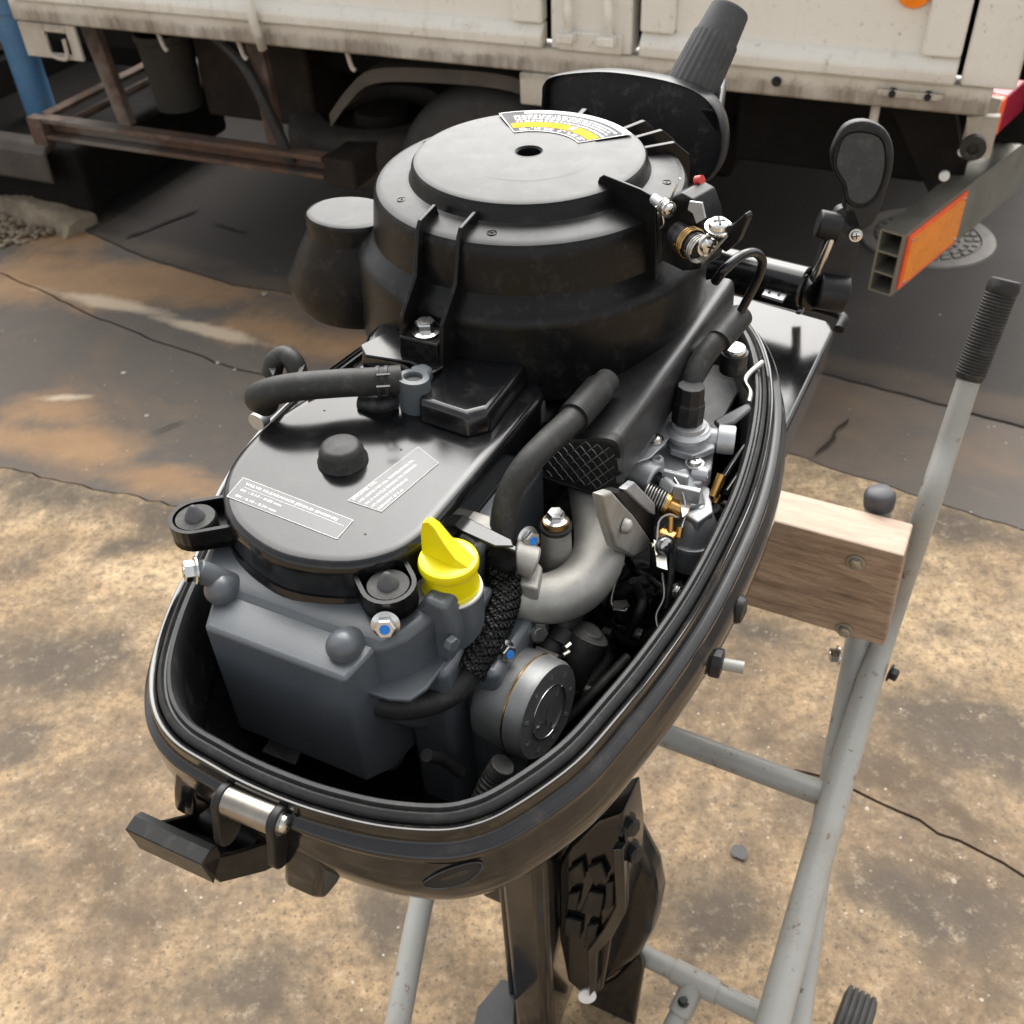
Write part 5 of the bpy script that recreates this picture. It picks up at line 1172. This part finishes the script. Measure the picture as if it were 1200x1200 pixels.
# ---- below the cowl: leg, swivel bracket, clamp bracket
def leg(m):
    def sec(z, a0=-.272, w=.031): 
        b = .094
        return [W(a0+.012, b-w, z), W(a0, b-w*.62, z), W(a0, b+w*.62, z), W(a0+.012, b+w, z), W(a0+.11, b+w*.8, z), W(a0+.135, b, z), W(a0+.11, b-w*.8, z)]
    m.loft([sec(.775, -.29, .034), sec(.60, -.275), sec(.02, -.268)])
lg = mb_('drive_shaft_leg', M['gloss'], leg, smooth=30, bevel=.003)
mb_('leg_port_fairing', M['gloss'], lambda m: m.wbox(-.215, -.19, .0, .055, .24, .46), lg, bevel=.01, seg=3)
mb_('leg_bead', M['gloss'], lambda m: (m.cyl(W(-.262, .122, .02), W(-.262, .122, .76), .004, 10), m.cyl(W(-.262, .066, .02), W(-.262, .066, .76), .004, 10)), lg)
def s2(x, y, b=.16): return onb(x, y, b)
def sa(x, y, a=-.235): return ona(x, y, a)
sw = mb_('swivel_bracket', M['plastic2'], lambda m: m.prism([sa(x, y) for x, y in [(654, 1015), (668, 990), (700, 962), (730, 952), (736, 1000), (735, 1060), (716, 1100), (706, 1160), (690, 1172), (665, 1150), (655, 1100)]], A*.05), bevel=.004, seg=3)
for q in [[(668, 1015), (684, 1005), (688, 1024), (672, 1036)], [(690, 1012), (706, 1006), (714, 1024), (700, 1034)], [(692, 1040), (710, 1044), (706, 1070), (682, 1064)], [(664, 1070), (684, 1076), (682, 1096), (662, 1090)], [(690, 1080), (704, 1078), (700, 1104), (686, 1106)], [(668, 1042), (682, 1040), (678, 1062), (666, 1060)], [(712, 1030), (722, 1028), (722, 1056), (712, 1062)]]:
    mb_('swivel_lug', M['matte'], lambda m: m.prism([sa(x, y, -.236) for x, y in q], -A*.007), sw, bevel=.0025, seg=3)
mb_('swivel_web', M['gloss'], lambda m: m.prism([sa(x, y, -.237) for x, y in [(722, 985), (735, 985), (737, 1060), (722, 1088), (704, 1108), (702, 1150), (694, 1160), (692, 1104), (712, 1078), (726, 1050)]], -A*.012), sw, bevel=.002)
mb_('clamp_bracket', M['plastic2'], lambda m: m.prism([sa(x, y, -.19) for x, y in [(735, 975), (750, 1005), (764, 1030), (770, 1062), (764, 1095), (748, 1125), (735, 1135), (700, 1160), (700, 1000)]], A*.04), bevel=.012, seg=4)
mb_('clamp_plate', M['plastic2'], lambda m: m.prism([sa(x, y, -.185) for x, y in [(748, 1118), (754, 1135), (750, 1160), (740, 1225), (660, 1225), (678, 1170), (720, 1146)]], A*.012), bevel=.003)
mb_('cavitation_plate', M['capgrey'], lambda m: m.prism([at(x, y, .12) for x, y in [(588, 1148), (560, 1180), (552, 1215), (600, 1215), (604, 1150)]], -Z*.006), lg)
mb_('round_washer', M['white'], lambda m: m.lathe([(.0115, 0), (.0115, .003), (.0001, .0034)], sa(688, 1166, -.245), (-A*.8+B*.45+Z*.35), 24), lg)
for x, y in [(733, 965), (737, 996)]: inst('hex_bolt', ME_BOLT_DARK, sw, sa(x, y, -.225), (B*.8-A*.3+Z*.2), scale=1.7)
# fuel or water fitting on the starboard side of the cowl
fx = at(846, 778, .90)
mb_('side_fitting', M['matte'], lambda m: (m.lathe([(.005, -.03), (.009, -.010), (.0115, -.008), (.0115, 0), (.006, .001)], fx, (B*.9+A*.1), 10)), bevel=.001)
mb_('fitting_spigot', M['tube'], lambda m: m.cyl(fx, fx+B*.016+A*.003, .0048, 16))
mb_('side_knob', M['matte'], lambda m: m.lathe([(.010, -.02), (.012, -.004), (.010, .0), (.001, .002)], at(872, 716, .905), B, 18))
mb_('transom_mount', M['dark'], lambda m: (m.wbox(-.20, .20, -.03, .14, .60, .80), m.wbox(.10, .176, -.06, .16, .40, .80)), bevel=.01)

# hoses, wires and clips down inside the cowl
for pts, r_ in [([(700, 742, .84), (712, 770, .82), (690, 800, .82), (664, 812, .84)], .0055), ([(735, 745, .84), (748, 720, .87), (752, 700, .88), (742, 680, .90)], .004), ([(690, 700, .86), (715, 735, .83), (742, 752, .82), (770, 735, .84), (796, 700, .87)], .0045),
                ([(540, 905, .84), (520, 890, .86), (500, 885, .88)], .005), ([(805, 668, .86), (820, 640, .88), (838, 612, .90), (848, 590, .915)], .0035), ([(700, 690, .88), (712, 672, .89), (726, 664, .89)], .004), ([(655, 852, .83), (675, 832, .84), (700, 806, .85), (735, 770, .85)], .004)]:
    mb_('fuel_line', M['rubber'], lambda m: m.tube([at(*q) for q in pts], r_, 12, 8), smooth=60)
for x, y, z in [(712, 742, .845), (748, 742, .835), (690, 812, .83)]:
    mb_('line_clip', M['dsteel'], lambda m: m.cyl(at(x, y, z)-B*.004, at(x, y, z)+B*.004, .0068, 16), smooth=35)
mb_('floor_rib', M['dark'], lambda m: m.prism([at(x, y, .83) for x, y in [(600, 925), (640, 880), (648, 886), (610, 930)]], Z*.01), bevel=.001)
mb_('wire_loom', M['plastic'], lambda m: m.tube([at(735, 655, .90), at(744, 668, .89), at(762, 678, .885), at(780, 690, .88), at(800, 684, .885)], .0032, 10, 8), smooth=60)
mb_('mesh_guard_screen', M['dark'], lambda m: m.prism([at(x, y, .87) for x, y in [(740, 690), (760, 676), (780, 690), (762, 706)]], -Z*.02), bevel=.002)

for x, y, z, d_, r_ in [(792, 575, .945, (B*.8-A*.5), .0075), (822, 600, .925, (B*.9-A*.3), .0065), (752, 596, .935, (B*.6-A*.7), .007), (770, 538, .958, Z, .006), (828, 556, .948, (B*.9+A*.1), .006)]:
    mb_('casting_boss', M['alu'], lambda m: m.lathe([(r_*1.15, -.012), (r_, 0), (r_*.85, .0012), (r_*.5, .0012), (r_*.45, -.002), (.0001, -.002)], at(x, y, z), d_, 20), carb, smooth=40)
mb_('bowl_rim', M['alu'], lambda m: m.loft([[cb(812, 620, .905)+(A*math.cos(t)*.0245+B*math.sin(t)*.0235)*k+Z*z for t in [i*math.pi/14 for i in range(28)]] for k, z in [(.95, -.0095), (1.0, -.0085), (1.0, -.0045), (.95, -.0035)]]), carb, smooth=40)
for t in (.4, 1.6, 3.6, 5.2):
    mb_('bowl_lug', M['alu'], lambda m: m.cyl(cb(812, 620, .905)+(A*math.cos(t)*.024+B*math.sin(t)*.023)-Z*.016, cb(812, 620, .905)+(A*math.cos(t)*.024+B*math.sin(t)*.023)+Z*.001, .0045, 16), carb, smooth=40)
mb_('casting_rib', M['alu'], lambda m: (m.prism([cb(x, y, .958) for x, y in [(778, 548), (808, 556), (806, 560), (777, 552)]], -Z*.01), m.prism([cb(x, y, .955) for x, y in [(790, 566), (822, 572), (820, 577), (789, 570)]], -Z*.014)), carb, bevel=.0008)
mb_('link_rod', M['steel'], lambda m: m.tube([cb(790, 560, .955), cb(800, 578, .95), cb(803, 600, .94), cb(798, 622, .932)], .0012, 8), carb, smooth=60)
mb_('clevis', M['brass'], lambda m: m.cyl(cb(797, 618, .934), cb(795, 630, .928), .0034, 14), carb)
mb_('fuel_hose', M['rubber'], lambda m: m.tube([cb(838, 596, .925), cb(850, 610, .91), cb(852, 634, .89), cb(838, 660, .87), cb(815, 690, .86)], .0048, 14), smooth=60)
mb_('vacuum_hose', M['rubber'], lambda m: m.tube([cb(745, 560, .945), cb(738, 545, .955), cb(742, 525, .965), cb(755, 505, .975)], .0042, 14), smooth=60)

# ================================================================== STAND
sto = W(.2, .3, 0)
st = thing('engine_stand', 'grey tubular steel engine stand on small wheels with a weathered timber cross board', 'engine stand', V((sto.x, sto.y, 0)))
w1, w2, w3 = at(904, 610, .66), at(1060, 648, .66), at(1071, 610, .66)
bd_ = B; th = .062
def board(m):
    a0 = (w1-FC).dot(A); zt_, zb = .66, .505
    m.prism([W(a0, -.30, zt_), W(a0, .384, zt_), W(a0, .391, zb), W(a0, -.30, zb)], A*th)
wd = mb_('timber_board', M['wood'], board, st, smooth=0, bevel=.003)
a0 = (w1-FC).dot(A)
for x, y in [(1003, 659), (990, 738)]:
    p = ona(x, y, a0-.0005)
    inst('carriage_bolt', ME_BOLT_BROWN if False else ME_BOLT_DARK, wd, p, -A, scale=1.0) if False else None
    mb_('carriage_bolt', M['dsteel'], lambda m: (m.lathe([(.0115, 0), (.0115, .0015), (.0080, .002)], p, -A, 20), m.lathe([(.0085, .002), (.0082, .0065), (.006, .0075), (.0001, .0075)], p, -A, 6)), wd, smooth=30)
# main handle tube: grip at the top right, running down behind the board to the foot
ab_ = a0+th+.026
hp = [at(1172, 335, .90), at(1137, 440, .80), at(1111, 520, .728), ona(1085, 600, ab_), ona(1050, 705, ab_), at(1020, 795, .425), at(964, 985, .345), at(905, 1200, .275), at(870, 1330, .23)]
mb_('handle_tube', M['tube'], lambda m: m.tube(hp[1:], [.0133, .0138, .0145, .0152, .0165, .0185, .0192, .0192], 24, 6), st, smooth=60)
gA, gB = at(1179, 328, .905), at(1135, 445, .795); gdv = (gA-gB); gl = gdv.length; gdv.normalize()
def ribbed(m):
    pr = [(.0150, 0)]
    n = 26
    for i in range(n): 
        h0 = .006+i*(gl-.022)/n; s_ = (gl-.022)/n
        pr += [(.0168, h0), (.0178, h0+s_*.25), (.0178, h0+s_*.55), (.0168, h0+s_*.8)]
    pr += [(.0168, gl-.016), (.0182, gl-.014), (.0182, gl-.005), (.0165, gl), (.0001, gl)]
    m.lathe(pr, gB, gdv, 30)
mb_('handle_grip', M['rubber'], ribbed, st, smooth=40)
# second upright with the plastic cap behind the board
ac_ = a0+th+.022
c0 = ona(1031, 583, ac_)
p2 = [c0, ona(1020, 665, ac_), at(1002, 770, .43), at(978, 900, .345), at(955, 1040, .28), at(930, 1230, .20)]
mb_('rear_upright', M['tube'], lambda m: m.tube(p2, .0165, 24, 6), st, smooth=60)
capd = (c0-p2[1]).normalized()
mb_('tube_cap', M['capgrey'], lambda m: m.lathe([(.0185, -.012), (.019, .0), (.0185, .006), (.014, .011), (.0001, .0125)], c0, capd, 26), st, smooth=50)
mb_('board_bracket', M['tube'], lambda m: m.prism([W(a0+th+.001, .30, .65), W(a0+th+.001, .375, .65), W(a0+th+.001, .37, .50), W(a0+th+.001, .31, .50)], A*.004), st)
c1_, c2_ = at(558, 779, .345), at(966, 931, .345)
mb_('upper_cross_tube', M['tube'], lambda m: m.tube([c1_, c2_], .0165, 24, 1), st, smooth=60)
lft = [at(562, 772, .36), at(512, 980, .31), at(490, 1075, .28), at(464, 1210, .24), at(440, 1330, .18)]
mb_('left_leg', M['tube'], lambda m: m.tube(lft, .0155, 24, 6), st, smooth=60)
b1_, b2_ = at(740, 1112, .16), at(890, 1188, .16)
mb_('lower_cross_tube', M['tube'], lambda m: m.tube([b1_-(b2_-b1_).normalized()*.3, b2_+(b2_-b1_).normalized()*.2], .0135, 22, 1), st, smooth=60)
tcn = at(815, 1150, .16); tdn = (at(788, 1205, .13)-tcn).normalized()
mb_('tee_clamp', M['tube'], lambda m: (m.tube([tcn-(b2_-b1_).normalized()*.030, tcn+(b2_-b1_).normalized()*.030], .0160, 22, 1), m.tube([tcn, tcn+tdn*.045], .0155, 22, 1)), st, smooth=50)
inst('clamp_screw', ME_BOLT_DARK, st, tcn+tdn*.036+Z*.0158, Z, scale=.9)
mb_('drop_tube', M['tube'], lambda m: m.tube([tcn+tdn*.04, tcn+tdn*.30], .0130, 20, 1), st, smooth=60)
inst('brace_bolt', ME_BOLT, st, at(983, 768, .44), (-B-A*.4), scale=1.6)
inst('brace_bolt', ME_BOLT_DARK, st, at(1042, 788, .43), (B-A*.2), scale=1.5)
# wheel
wc = at(986, 1234, .082); wx = (B*.9-A*.35); wx.normalize(); wx = V((wc.y, -wc.x, 0)).normalized(); wx = (Matrix.Rotation(R(3), 3, 'Z') @ wx)
wc = V((wc.x, wc.y, .082))
def wh_(m):
    n = 48; u, w = frame(wx); prof2 = [(.045, -.018), (.070, -.021), (.078, -.019)]
    for k in range(5):
        x0 = -.019+k*.0076; prof2 += [(.082, x0+.0012), (.082, x0+.0052), (.0785, x0+.006), (.0785, x0+.0074)]
    prof2 += [(.078, .019), (.070, .021), (.045, .018)]
    m.loft([[wc+wx*h+(u*math.cos(2*math.pi*j/n)+w*math.sin(2*math.pi*j/n))*r for j in range(n)] for r, h in prof2], cap=False, closed=True)
wl = mb_('wheel', M['tyre'], wh_, st, smooth=40)
mb_('rim', M['capgrey'], lambda m: m.lathe([(.045, -.018), (.045, .018), (.02, .022), (.001, .022)], wc, wx, 30), wl)
mb_('axle', M['tube'], lambda m: m.tube([wc-wx*.02, wc-wx*.13], .009, 14, 1), st)
